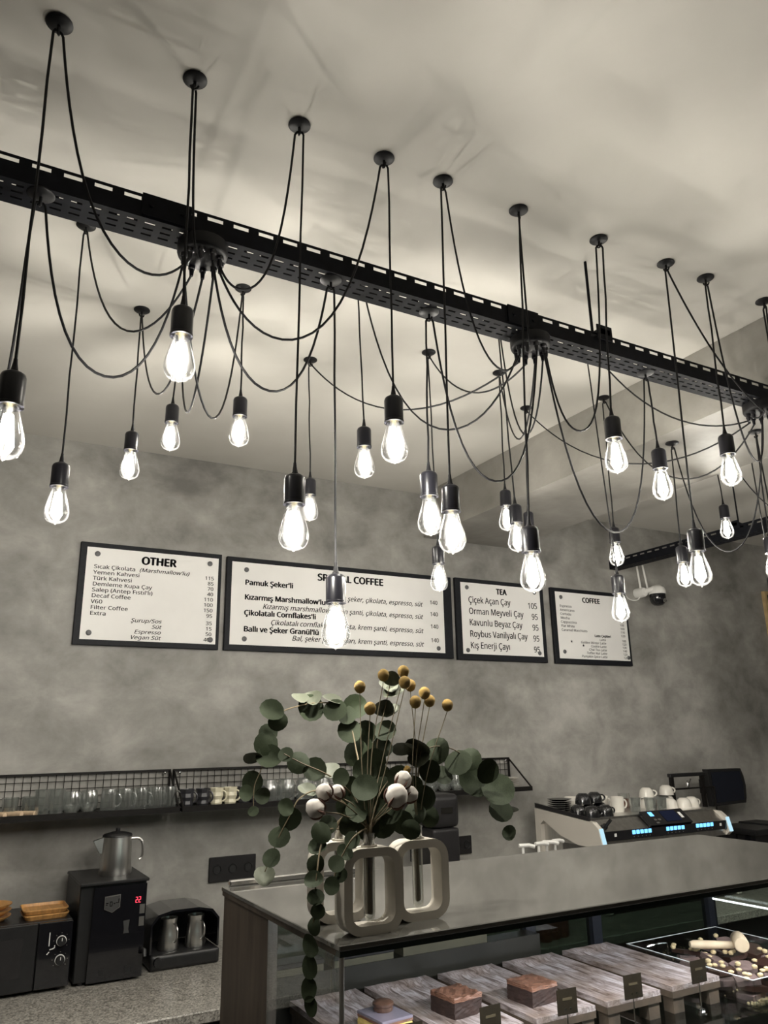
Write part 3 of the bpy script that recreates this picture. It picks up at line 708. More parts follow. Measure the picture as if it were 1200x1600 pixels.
# microwave
mx0, mx1, my0, my1, mz0, mz1 = 0.055, 0.530, 3.49, 3.85, CZ+0.012, 1.092
t = thing('microwave', 'black microwave oven with two dials on the granite counter', 'microwave', ((mx0+mx1)/2, 3.67, CZ))
part('body', box(B(), mx0, mx1, my0+0.022, my1, mz0, mz1, 0.004, 1), 'black_plastic', t)
dr = part('door', box(B(), mx0, 0.405, my0, my0+0.021, mz0+0.002, mz1-0.002, 0.003, 1), 'black_plastic', t)
part('door_window', box(B(), mx0+0.045, 0.355, my0-0.0015, my0-0.0002, mz0+0.05, mz1-0.045), 'dark_plate', dr)
pn = part('control_panel', box(B(), 0.408, mx1, my0, my0+0.021, mz0+0.002, mz1-0.002, 0.003, 1), 'black_gloss', t)
for z in (1.022, 0.957):
    kn = part('dial', lathe(B(), [(0, -0.020), (0.014, -0.020), (0.0155, -0.017), (0.016, 0), (0, 0)], (0.492, my0, z), 20, axis='Y'), 'black_plastic', t, True)
    part('dial_ring', lathe(B(), [(0.0160, -0.004), (0.0160, -0.0005), (0.0185, -0.0005), (0.0185, -0.004)], (0.492, my0, z), 28, close=True, axis='Y'), 'white_print', kn)
    part('dial_pointer', box(B(), 0.491, 0.493, my0-0.0212, my0-0.0201, z+0.002, z+0.013), 'white_print', kn)
    for k in range(7):
        a = math.radians(-40+k*43); cx, cz = 0.492+0.027*math.cos(a), z+0.027*math.sin(a)
        part('dial_mark', box(B(), cx-0.0018, cx+0.0018, my0-0.0012, my0-0.0003, cz-0.0009, cz+0.0009), 'emblem', pn)
part('scale_mark', box(B(), 0.4475, 0.4505, my0-0.0012, my0-0.0003, 1.008, 1.055), 'white_print', pn)
bm = B(); prism(bm, [(0.452, 0.998), (0.462, 0.999), (0.468, 1.003), (0.468, 1.009), (0.471, 1.009), (0.471, 1.000), (0.464, 0.996), (0.452, 0.994)], 'Y', my0-0.0012, my0-0.0003); part('scale_mark', bm, 'white_print', pn)
bm = B(); prism(bm, [(0.442, 0.981), (0.450, 0.989), (0.453, 0.988), (0.445, 0.979)], 'Y', my0-0.0012, my0-0.0003); part('scale_mark', bm, 'white_print', pn)
for x, y in ((mx0+.03, my0+.04), (mx1-.03, my0+.04), (mx0+.03, my1-.04), (mx1-.03, my1-.04)):
    part('foot', cyl(B(), (x, y, CZ), 0.012, 0.0125, 10), 'black_plastic', t)

# bamboo plates on the microwave
def bamboo(x0, x1, y0, y1, z0, label, rot=0.0):
    cx, cy = (x0+x1)/2, (y0+y1)/2
    r = 0.018; w, d = (x1-x0)/2, (y1-y0)/2
    def outline(s, rr):
        pts = []
        for sx, sy, a0 in ((1, 1, 0), (-1, 1, 90), (-1, -1, 180), (1, -1, 270)):
            for k in range(4):
                a = math.radians(a0+30*k)
                pts.append((cx+sx*(w*s-rr)+rr*math.cos(a), cy+sy*(d*s-rr)+rr*math.sin(a)))
        return pts
    bm = B(); rings = []
    for s, z in ((0.90, 0), (1.0, 0.014), (1.0, 0.018), (0.965, 0.018), (0.90, 0.008)):
        rings.append([bm.verts.new((p[0], p[1], z0+z)) for p in outline(s, r)])
    n = len(rings[0])
    for a, b_ in zip(rings, rings[1:]):
        for i in range(n): bm.faces.new((a[i], a[(i+1) % n], b_[(i+1) % n], b_[i]))
    bm.faces.new(rings[0][::-1]); bm.faces.new(rings[-1])
    o = solo('bamboo_plate', bm, 'bamboo', label, 'plate', (cx, cy, z0), 'square bamboo plates on the microwave')
    o.rotation_euler = (0, 0, rot)
bamboo(0.355, 0.520, 3.545, 3.70, mz1, 'square bamboo plate, lower of the two right on the microwave', 0.04)
bamboo(0.352, 0.518, 3.545, 3.70, mz1+0.0185, 'square bamboo plate, upper of the two right on the microwave')
bp_me = None
for i in range(3):
    bm = lathe(B(), [(0, 0), (0.055, 0), (0.078, 0.016), (0.080, 0.020), (0.075, 0.019), (0.055, 0.008), (0, 0.007)], (0.238, 3.63, mz1+0.0205*i), 26)
    solo('bamboo_bowl', bm, 'bamboo', ('lowest', 'middle', 'topmost')[i] + ' shallow round bamboo dish stacked at the left end of the microwave', 'dish', (0.238, 3.63, mz1+0.0205*i), 'round bamboo dishes on the microwave', True)

# black chocolate boiler
x0, x1, y0, y1, z1 = 0.548, 0.805, 3.485, 3.86, 1.215
t = thing('drink_boiler', 'tall black boiler with a shield badge and red digits on the granite counter', 'boiler', (0.68, 3.67, CZ))
part('body', box(B(), x0, x1, y0+0.02, y1, CZ+0.01, z1-0.012, 0.004, 1), 'black_plastic', t)
fp = part('front_panel', prism(B(), [(x0+0.045, CZ+0.010), (x1-0.004, CZ+0.010), (x1-0.002, z1-0.02), (x0+0.052, z1-0.02)], 'Y', y0, y0+0.0198), 'black_gloss', t)
part('top_plate', box(B(), x0-0.004, x1+0.006, y0-0.002, y1, z1-0.012, z1, 0.003, 1), 'black_plastic', t)
em = part('shield_badge', prism(B(), [(0.640, 1.160), (0.700, 1.164), (0.700, 1.118), (0.671, 1.100), (0.640, 1.114)], 'Y', y0-0.004, y0-0.0002), 'emblem', t)
part('badge_inset', prism(B(), [(0.6425, 1.1575), (0.6975, 1.161), (0.6975, 1.120), (0.671, 1.1035), (0.6425, 1.116)], 'Y', y0-0.0052, y0-0.0041), 'emblem_dark', em)
for a, b_, c, d in ((0.645, 0.654, 1.135, 1.138), (0.645, 0.651, 1.129, 1.1315), (0.660, 0.662, 1.124, 1.142), (0.662, 0.669, 1.139, 1.142), (0.662, 0.669, 1.124, 1.127), (0.668, 0.670, 1.127, 1.139), (0.674, 0.680, 1.132, 1.135), (0.683, 0.690, 1.134, 1.137), (0.692, 0.695, 1.134, 1.150)):
    part('badge_mark', box(B(), a, b_, y0-0.0062, y0-0.0053, c, d), 'chrome', em)
dg = part('digit_display', box(B(), 0.755, 0.785, y0-0.001, y0-0.0002, 1.125, 1.150), 'black_gloss', t)
for k in (0.760, 0.772):
    bm = B()
    for a, b_, c, d in ((0, .008, .020, .0216), (.0066, .008, .011, .0216), (0, .008, .010, .0116), (0, .0014, .002, .0116), (0, .008, .0005, .002)):
        box(bm, k+a, k+b_, y0-0.0022, y0-0.0011, 1.126+c, 1.126+d)
    part('digit', bm, 'led_red', dg)
for z in (1.085, 1.040):
    part('warning_label', box(B(), 0.778, 0.798, y0-0.001, y0-0.0002, z, z+0.034), 'emblem', t)
bm = B(); prism(bm, [(0.717, 1.065), (0.742, 1.068), (0.738, 1.035), (0.742, 1.02), (0.72, 1.02), (0.722, 1.035)], 'Y', y0-0.0008, y0-0.0001); part('printed_motif', bm, 'emblem_dark', t)
part('tap', tube(B(), [(0.795, y0+0.005, 0.955), (0.800, y0-0.03, 0.955), (0.800, y0-0.035, 0.935)], 0.009, 10), 'black_plastic', t, True)
for x in (0.648, 0.745): part('vent_plug', box(B(), x-0.011, x+0.011, y0-0.002, y0-0.0002, 0.882, 0.904), 'cabinet', t)
for x, y in ((x0+.03, y0+.04), (x1-.03, y0+.04), (x0+.03, y1-.04), (x1-.03, y1-.04)):
    part('foot', cyl(B(), (x, y, CZ), 0.012, 0.0105, 10), 'black_plastic', t)

# steel pitcher on the boiler
def pitcher(cx, cy, z, r, h, label, lid=True, ang=0.0):
    t = thing('steel_pitcher', label, 'pitcher', (cx, cy, z), 'steel pitchers on the counter')
    link('body', finish('body', lathe(B(), [(0, 0), (r*1.02, 0), (r*1.04, 0.006), (r*0.96, h*0.6), (r*0.90, h), (r*0.87, h), (r*0.93, h*0.6), (r*0.99, 0.01), (0, 0.008)], n=32), True), 'steel', t)
    bm = B(); prism(bm, [(-r*0.86, h*0.98), (-r*1.50, h*0.90), (-r*1.42, h*0.82), (-r*1.10, h*0.58), (-r*0.90, h*0.55)], 'Y', -r*0.16, r*0.16)
    link('spout', finish('spout', bm), 'steel', t)
    pts = [(r*0.9, 0, h*0.90), (r*1.35, 0, h*0.90), (r*1.62, 0, h*0.80), (r*1.72, 0, h*0.55), (r*1.66, 0, h*0.38), (r*1.5, 0, h*0.33)]
    link('handle', finish('handle', tube(B(), smooth_path(pts, 5), r*0.085, 8), True), 'steel', t)
    if lid:
        l = link('lid', finish('lid', lathe(B(), [(0, 0.014), (r*0.4, 0.012), (r*0.88, 0.004), (r*0.96, -0.002), (r*0.96, -0.006), (0, -0.006)], n=28), True), 'black_plastic', t, (0, 0, h+0.004))
        link('lid_knob', finish('lid_knob', lathe(B(), [(0, 0.028), (0.009, 0.026), (0.010, 0.018), (0.007, 0.011), (0, 0.011)], n=14), True), 'black_plastic', l)
    t.rotation_euler = (0, 0, ang)
    return t
pitcher(0.705, 3.66, z1, 0.064, 0.150, 'steel pitcher with a black lid standing on the black boiler')

# black counter appliance with two steel jugs under a smoked lid
ax0, ax1, ay0, ay1 = 0.845, 1.135, 3.54, 3.80
t = thing('jug_caddy', 'low black counter caddy holding two steel jugs beside the boiler', 'caddy', ((ax0+ax1)/2, 3.67, CZ))
part('base', box(B(), ax0, ax1, ay0, ay1, CZ, CZ+0.060, 0.018, 3), 'black_plastic', t, True)
bm = B(); prism(bm, [(ax0, CZ+0.0605), (ax0, CZ+0.17), (ax0+0.03, CZ+0.205), (ax0+0.09, CZ+0.218), (ax1-0.09, CZ+0.218), (ax1-0.03, CZ+0.205), (ax1, CZ+0.17), (ax1, CZ+0.0605), (ax1-0.008, CZ+0.0605), (ax1-0.008, CZ+0.165), (ax1-0.035, CZ+0.196), (ax1-0.09, CZ+0.208), (ax0+0.09, CZ+0.208), (ax0+0.035, CZ+0.196), (ax0+0.008, CZ+0.165), (ax0+0.008, CZ+0.0605)], 'Y', ay0+0.02, ay1)
part('hood', bm, 'black_gloss', t)
part('back_panel', box(B(), ax0+0.008, ax1-0.008, ay1-0.01, ay1-0.001, CZ+0.0605, CZ+0.165), 'black_plastic', t)
part('side_knob', lathe(B(), [(0, -0.016), (0.016, -0.014), (0.018, 0), (0, 0)], (ax0+0.03, ay0, CZ+0.035), 16, axis='Y'), 'black_plastic', t, True)
for i, x in enumerate((0.935, 1.050)):
    make_cup('steel_jug', ('left', 'right')[i] + ' steel milk jug standing in the black counter caddy', 'jug', 'steel jugs in the caddy', (x, 3.62, CZ+0.060), [(0.041, 0), (0.043, 0.01), (0.038, 0.06), (0.032, 0.095), (0.035, 0.12)], 0.0015, 'steel', (0.03, 0.10, 0.024, 0.004), -1.2)

# power sockets
def outlet(x0, x1, z0, z1, label, n):
    t = thing('wall_socket', label, 'socket', ((x0+x1)/2, WY, z0))
    pl = part('cover_plate', box(B(), x0, x1, WY-0.012, WY, z0, z1, 0.003, 1), 'dark_plate', t)
    w = (x1-x0)/n
    for i in range(n):
        cx = x0+w*(i+0.5)
        part('outlet_ring', lathe(B(), [(0.016, -0.0005), (0.019, -0.003), (0.021, -0.003), (0.022, 0.0)], (cx, WY-0.012, (z0+z1)/2), 20, axis='Y'), 'black_plastic', pl)
        part('outlet_well', lathe(B(), [(0, -0.0004), (0.0155, -0.0004), (0.0155, -0.0002), (0, -0.0002)], (cx, WY-0.012, (z0+z1)/2), 18, axis='Y'), 'cabinet', pl)
outlet(1.180, 1.412, 1.102, 1.212, 'dark triple wall socket plate left of the flowers', 3)
outlet(2.560, 2.690, 1.112, 1.206, 'dark wall socket plate right of the flowers', 2)
outlet(2.290, 2.345, 1.100, 1.200, 'narrow dark wall socket behind the vases', 1)

# dark rounded coffee grinder behind the flowers
t = thing('coffee_grinder', 'tall dark appliance with a rounded top behind the flowers', 'grinder', (2.285, 3.60, CZ))
part('body', box(B(), 2.205, 2.365, 3.52, 3.70, CZ+0.01, 1.30, 0.02, 3), 'dark_plate', t, True)
part('rounded_top', box(B(), 2.200, 2.370, 3.515, 3.705, 1.30, 1.465, 0.05, 5), 'dark_plate', t, True)
part('front_badge', box(B(), 2.25, 2.32, 3.5125, 3.5145, 1.37, 1.40), 'chrome', t)
part('base_foot', box(B(), 2.195, 2.375, 3.50, 3.71, CZ, CZ+0.012, 0.004, 1), 'black_plastic', t)

# syrup bottles with white pumps
for i, (x, y) in enumerate(((2.40, 3.06), (2.50, 3.07), (2.565, 3.09), (2.625, 3.10))):
    z = CZ
    t = thing('syrup_bottle', ('leftmost', 'second', 'third', 'rightmost')[i] + ' syrup bottle with a white pump left of the espresso machine', 'bottle', (x, y, z), 'syrup bottles with pumps')
    link('bottle_body', finish('bottle_body', lathe(B(), [(0, 0), (0.034, 0), (0.036, 0.01), (0.036, 0.20), (0.028, 0.235), (0.015, 0.255), (0.015, 0.285), (0, 0.285)], n=20), True), 'amber_liquid', t)
    link('cap', finish('cap', lathe(B(), [(0, 0.286), (0.017, 0.286), (0.017, 0.312), (0.010, 0.318), (0, 0.318)], n=16), True), ('red_plastic' if i < 2 else 'white_plastic'), t)
    pm = link('pump', finish('pump', tube(B(), [(0, 0, 0.316), (0, 0, 0.405)], 0.0065, 8), True), 'white_plastic', t)
    bm = B(); tube(bm, [(-0.020, 0, 0.408), (0.030, -0.004, 0.408), (0.056, -0.006, 0.401)], 0.009, 8)
    link('pump_head', finish('pump_head', bm, True), 'white_plastic', pm)
    t.rotation_euler = (0, 0, (-0.2, 0.1, -0.4, 0.2)[i])

# ------------------------------------------------------------------ espresso machine
ex0, ex1 = 3.09, 4.115
t = thing('espresso_machine', 'white and steel three group espresso machine with blue lit keys on the back counter', 'espresso machine', (3.6, 3.55, CZ))
side = [(3.81, 1.335), (3.335, 1.292), (3.295, 1.262), (3.275, 1.185), (3.30, 1.165), (3.46, 1.168), (3.60, 1.205), (3.735, 1.272), (3.765, 1.25), (3.765, 0.90), (3.30, 0.90), (3.27, 0.87), (3.27, 0.855), (3.81, 0.855)]
for n_, xa, xb in (('side_panel', ex0, ex0+0.03), ('side_panel', ex1-0.03, ex1)):
    part(n_, prism(B(), side, 'X', xa, xb), 'machine_white', t)
    part('light_strip', prism(B(), [(3.292, 1.262), (3.272, 1.185), (3.266, 1.187), (3.286, 1.264)], 'X', xa+0.004, xb-0.004), 'led_cyan', t)
part('rear_cover', box(B(), ex0+0.03, ex1-0.03, 3.62, 3.80, 0.90, 1.300), 'steel', t)
part('upper_body', prism(B(), [(3.62, 1.300), (3.375, 1.300), (3.30, 1.245), (3.30, 1.165), (3.62, 1.165)], 'X', ex0+0.03, ex1-0.03), 'steel', t)
part('cup_rail_panel', prism(B(), [(3.805, 1.338), (3.805, 1.362), (3.36, 1.312), (3.36, 1.297)], 'X', ex0, ex0+0.012), 'dark_plate', t)
part('cup_tray', box(B(), ex0+0.012, ex1-0.012, 3.37, 3.80, 1.300, 1.308), 'steel', t)
kp = part('key_panel', box(B(), ex0+0.03, ex1-0.03, 3.286, 3.2998, 1.198, 1.246, 0.002, 1), 'black_gloss', t)
for gx in (3.335, 3.595, 3.835):
    for k in range(5):
        x = gx+k*0.030
        part('lit_key', box(B(), x-0.012, x+0.012, 3.2825, 3.2858, 1.222, 1.242, 0.002, 1), 'key_blue', kp)
    for k in range(5):
        part('key_led', box(B(), gx+k*0.030-0.003, gx+k*0.030+0.003, 3.2845, 3.2858, 1.208, 1.212), 'emblem', kp)
for x in (3.20, 4.03): part('key_icon', box(B(), x-0.008, x+0.008, 3.2845, 3.2858, 1.218, 1.234), 'white_print', kp)
# tilted display
dp = part('display_unit', prism(B(), [(3.298, 1.246), (3.372, 1.306), (3.362, 1.322), (3.282, 1.256)], 'X', 3.47, 3.80), 'black_gloss', t)
part('display_screen', prism(B(), [(3.296, 1.2695), (3.354, 1.3165), (3.353, 1.3175), (3.295, 1.2705)], 'X', 3.61, 3.73), 'screen_blue', dp)
for (xa, xb, f0, f1, mm) in ((3.52, 3.55, 0.62, 0.9, 'key_blue'), (3.525, 3.545, 0.30, 0.42, 'emblem'), (3.555, 3.575, 0.30, 0.42, 'emblem'), (3.745, 3.765, 0.35, 0.75, 'white_print'), (3.525, 3.545, 0.1, 0.2, 'emblem')):
    p0 = (3.282, 1.256); p1 = (3.362, 1.322)
    q0 = (p0[0]+(p1[0]-p0[0])*f0, p0[1]+(p1[1]-p0[1])*f0); q1 = (p0[0]+(p1[0]-p0[0])*f1, p0[1]+(p1[1]-p0[1])*f1)
    part('display_icon', prism(B(), [q0, q1, (q1[0]-0.0010, q1[1]+0.0013), (q0[0]-0.0010, q0[1]+0.0013)], 'X', xa, xb), mm, dp)
part('steam_knob', lathe(B(), [(0, -0.03), (0.014, -0.03), (0.018, -0.02), (0.010, -0.01), (0.010, 0), (0, 0)], (3.155, 3.335, 1.268), 12, axis='Y'), 'black_plastic', t, True)
part('steam_lever', tube(B(), [(3.155, 3.31, 1.268), (3.165, 3.275, 1.305)], 0.009, 8), 'black_plastic', t, True)
part('drip_tray', box(B(), ex0+0.03, ex1-0.03, 3.28, 3.62, 0.86, 0.93), 'steel', t)
for gx in (3.39, 3.65, 3.89):
    gp = part('group_head', lathe(B(), [(0, 0), (0.034, 0), (0.036, 0.03), (0.042, 0.055), (0, 0.055)], (gx, 3.39, 1.110), 20), 'chrome', t, True)
    part('portafilter_handle', tube(B(), [(gx, 3.36, 1.105), (gx, 3.26, 1.09), (gx, 3.21, 1.082)], 0.012, 8), 'black_plastic', gp, True)

# cups on the machine
CT = 1.308
cupp = [(0.022, 0), (0.036, 0.012), (0.043, 0.035), (0.045, 0.058)]
mugp = [(0.034, 0), (0.037, 0.01), (0.038, 0.082)]
sauc_me = finish('saucer', lathe(B(), [(0, 0), (0.040, 0), (0.045, 0.003), (0.070, 0.010), (0.072, 0.012), (0.068, 0.0115), (0.045, 0.006), (0, 0.005)], n=28), True)
for i in range(7):
    o = link('saucer', sauc_me, 'black_ceramic', None, (3.180, 3.69, CT+0.0112*i))
    tag(o, ('lowest', 'second', 'third', 'fourth', 'fifth', 'sixth', 'topmost')[i] + (' black saucer counted up in the stack on the espresso machine' if 0 < i < 6 else ' black saucer of the stack on the espresso machine'), 'saucer', 'black saucers on the espresso machine')
for i, (x, y, z, lab) in enumerate(((3.165, 3.52, 0, 'black cup next to the stacked black saucers'), (3.270, 3.545, 0, 'black cup in the rear lower row on the machine'), (3.372, 3.57, 0, 'black cup at the rear right under another black cup'),
        (3.165, 3.415, 0, 'black cup at the front left corner of the machine'), (3.275, 3.425, 0, 'black cup at the front beside the white mugs'),
        (3.215, 3.53, 0.0585, 'black cup stacked highest at left on the machine'), (3.325, 3.555, 0.0585, 'black cup stacked highest nearest the white mugs'))):
    make_cup('black_cup', lab, 'cup', 'black cups on the espresso machine', (x, y, CT+z), cupp, 0.003, 'black_ceramic', (0.016, 0.048, 0.020, 0.005), -0.4+0.25*(i % 3), True)
for i, (x, y, lab) in enumerate(((3.300, 3.73, 'leftmost white mug at the back of the machine'), (3.392, 3.73, 'second white mug at the back of the machine'), (3.475, 3.655, 'white mug third from the black saucers'), (3.500, 3.555, 'front white mug left of the clear glasses'))):
    make_cup('white_mug', lab, 'mug', 'white mugs on the espresso machine', (x, y, CT), mugp, 0.003, 'white_ceramic', (0.018, 0.066, 0.020, 0.005), -0.3)
for i, (x, y) in enumerate(((3.585, 3.50), (3.665, 3.46), (3.745, 3.45))):
    make_cup('clear_glass', ('left', 'middle', 'right')[i] + ' of three small clear glasses on the espresso machine', 'glass', 'clear glasses on the espresso machine', (x, y, CT), tumbler, 0.002, 'glass', n=10, facet=True)
t = thing('syrup_jar', 'small clear jar of brown syrup behind the glasses on the machine', 'jar', (3.70, 3.70, CT))
link('jar_body', finish('jar_body', lathe(B(), [(0, 0.002), (0.032, 0.002), (0.032, 0.055), (0, 0.055)], n=20), True), 'amber_liquid', t)
link('jar_glass', finish('jar_glass', lathe(B(), [(0, 0), (0.034, 0), (0.035, 0.085), (0.033, 0.085)], n=20), True), 'glass', t)
for i in range(5):
    o = link('saucer', sauc_me, 'white_ceramic', None, (3.965, 3.68, CT+0.0112*i))
    tag(o, ('lowest', 'second', 'middle', 'fourth', 'topmost')[i] + ' white saucer of the stack on the espresso machine', 'saucer', 'white saucers on the espresso machine')
for i, (x, y, z, lab) in enumerate(((3.800, 3.61, 0, 'white cup at the rear under another white cup'), (3.800, 3.61, 0.0585, 'white cup stacked on top beside the white saucers'), (3.860, 3.49, 0, 'white cup in front of the white saucers'),
        (4.060, 3.69, 0, 'rear lower white cup right of the white saucers'), (4.060, 3.69, 0.0585, 'rear upper white cup right of the white saucers'), (3.955, 3.47, 0, 'second white cup from the right at the machine front'), (4.058, 3.50, 0, 'rightmost front white cup with its handle to the right'))):
    make_cup('white_cup', lab, 'cup', 'white cups on the espresso machine', (x, y, CT+z), cupp, 0.003, 'white_ceramic', (0.016, 0.048, 0.020, 0.005), (0.5, -0.6, 0.2, 0.7, -0.3, 0.1, -0.2)[i], True)

# black tap stand, screen and box right of the machine
t = thing('tap_stand', 'black bar frame with a tap behind the white cups', 'stand', (4.27, 3.70, CZ))
part('top_bar', box(B(), 4.11, 4.44, 3.685, 3.715, 1.468, 1.490, 0.003, 1), 'black_plastic', t)
for x in (4.415, 4.13): part('upright', box(B(), x-0.012, x+0.012, 3.69, 3.71, CZ, 1.468), 'wire', t)
part('cross_bar', tube(B(), [(4.142, 3.70, 1.395), (4.52, 3.70, 1.395), (4.52, 3.70, CZ)], 0.006, 8), 'wire', t)
tp = part('tap_body', lathe(B(), [(0, 0), (0.012, 0.004), (0.012, 0.03), (0.006, 0.04), (0, 0.045)], (4.275, 3.70, 1.40), 12), 'chrome', t, True)
part('tap_lever', tube(B(), [(4.275, 3.69, 1.43), (4.262, 3.66, 1.46)], 0.005, 8), 'chrome', tp, True)
t = thing('wall_screen', 'black screen with a curved right edge right of the espresso machine', 'screen', (4.70, 3.80, 1.28))
prof = [(4.500, 1.503), (4.835, 1.500), (4.858, 1.45), (4.868, 1.39), (4.860, 1.31), (4.848, 1.278), (4.520, 1.270)]
part('casing', prism(B(), prof, 'Y', 3.72, 3.76), 'black_plastic', t)
part('glass_front', prism(B(), [(4.530, 1.485), (4.822, 1.482), (4.840, 1.39), (4.832, 1.297), (4.545, 1.290)], 'Y', 3.7175, 3.7198), 'screen_dark', t)
part('wall_bracket', box(B(), 4.62, 4.76, 3.7605, WY, 1.34, 1.43), 'black_plastic', t)
t = thing('counter_box', 'dark glossy box with an open lid at the right picture edge', 'box', (4.80, 3.62, CZ))
part('body', box(B(), 4.60, 5.05, 3.50, 3.80, CZ, 1.105, 0.01, 2), 'black_gloss', t)
part('lid', box(B(), 4.575, 4.86, 3.47, 3.82, 1.106, 1.142, 0.012, 2), 'black_plastic', t)
part('rear_block', box(B(), 4.862, 5.06, 3.49, 3.82, 1.106, 1.150, 0.006, 1), 'cabinet', t)

# ------------------------------------------------------------------ glass display case
CX0, CX1, CY0, CY1, CTZ = 0.667, 2.410, 1.387, 2.060, 1.395
SZ = 1.090                                       # upper glass shelf
t = thing('display_case', 'long glass pastry display case with a grey glass top', 'display case', ((CX0+CX1)/2, (CY0+CY1)/2, 0))
case = t
part('base_cabinet', box(B(), CX0, CX1, CY0+0.01, CY1, 0.0, 0.70), 'case_frame', t)
part('deck', box(B(), CX0, CX1, CY0, CY1, 0.70, 0.72), 'dark_wood', t)
tpp = part('top_panel', box(B(), CX0-0.006, CX1, CY0-0.006, CY1+0.006, CTZ-0.010, CTZ, 0.0015, 1), 'case_top', t)
part('top_edge', box(B(), CX0-0.004, CX1, CY0-0.004, CY0+0.014, CTZ-0.020, CTZ-0.0102), 'case_edge', tpp)
part('top_edge', box(B(), CX0-0.004, CX0+0.012, CY0+0.0142, CY1+0.004, CTZ-0.020, CTZ-0.0102), 'dark_wood', tpp)
part('front_glass', box(B(), CX0+0.006, CX1-0.006, CY0, CY0+0.006, 0.7202, CTZ-0.0205), 'pane', t)
part('side_glass', box(B(), CX0, CX0+0.006, CY0+0.008, 1.748, 0.7202, CTZ-0.0205), 'pane', t)
part('side_glass', box(B(), CX1-0.006, CX1, CY0+0.008, CY1-0.03, 0.7202, CTZ-0.0205), 'pane', t)
part('end_panel', box(B(), CX0, CX0+0.022, 1.750, CY1, 0.7202, CTZ-0.0205), 'dark_wood', t)
part('corner_post', tube(B(), [(CX0+0.003, CY0+0.003, 0.7202), (CX0+0.003, CY0+0.003, CTZ-0.0205)], 0.0045, 10), 'steel', t, True)
for x in (1.603, 1.865, 2.395):
    part('rear_post', box(B(), x-0.018, x+0.018, 2.030, CY1, 0.7202, CTZ-0.0102), 'case_frame', t)
for a, b_ in ((0.690, 1.584), (1.622, 1.846), (1.884, 2.376)):
    part('rear_door', box(B(), a, b_, 2.046, 2.052, 0.7202, CTZ-0.012), 'pane_dark', t)
part('rear_ledge', box(B(), 0.690, 1.584, 1.968, 2.028, 0.7202, 1.195), 'rear_ledge', t)
part('upper_shelf', box(B(), CX0+0.026, CX1-0.010, 1.440, 1.962, SZ-0.008, SZ), 'shelf_glass', t)
for x in (1.02, 2.28):
    for y in (1.47, 1.93):
        part('shelf_support', tube(B(), [(x, y, 0.7202), (x, y, SZ-0.0082)], 0.006, 8), 'chrome', t)
rl = part('rear_rail', box(B(), CX0+0.01, 1.05, CY1-0.012, CY1+0.004, CTZ+0.0002, CTZ+0.014, 0.003, 1), 'chrome', t)
part('light_tube', tube(B(), [(2.372, 2.005, 1.200), (2.372, 1.45, 1.206)], 0.003, 8), 'led_white', t)
part('light_housing', box(B(), CX0+0.02, CX1-0.02, CY0+0.0150, CY0+0.030, CTZ-0.020, CTZ-0.0102), 'case_frame', t)
part('light_strip', box(B(), CX0+0.03, CX1-0.03, CY0+0.017, CY0+0.028, CTZ-0.023, CTZ-0.0202), 'led_white', t)
ad = bpy.data.lights.new('case_light', 'AREA'); ad.shape = 'RECTANGLE'; ad.size = CX1-CX0-0.06; ad.size_y = 0.012
ad.energy = CASE_W; ad.color = (0.93, 0.93, 1.0)
ao = bpy.data.objects.new('case_light', ad); COL.objects.link(ao); ao.parent = t
ao.location = Vector(((CX0+CX1)/2, CY0+0.024, CTZ-0.026))-Vector(t.location); ao.rotation_euler = (math.radians(22), 0, 0)
# card boxes standing on the ledge at the back of the case
for a, b_, z, lab in ((0.71, 0.90, 1.222, 'low grey lidded box on the back ledge above the yellow cake'), (0.93, 1.10, 1.222, 'low grey lidded box on the back ledge above the crinkled brownie'),
                      (1.13, 1.40, 1.245, 'taller olive card box on the back ledge of the case')):
    o = thing('card_box', lab, 'box', ((a+b_)/2, 1.998, 1.195), 'boxes on the back ledge of the case')
    part('box_body', box(B(), a, b_, 1.971, 2.026, 1.195, z-0.012), 'olive_card', o)
    part('box_lid', box(B(), a-0.002, b_+0.002, 1.969, 2.0275, z-0.0118, z, 0.002, 1), 'olive_card' if z > 1.23 else 'dark_plate', o)

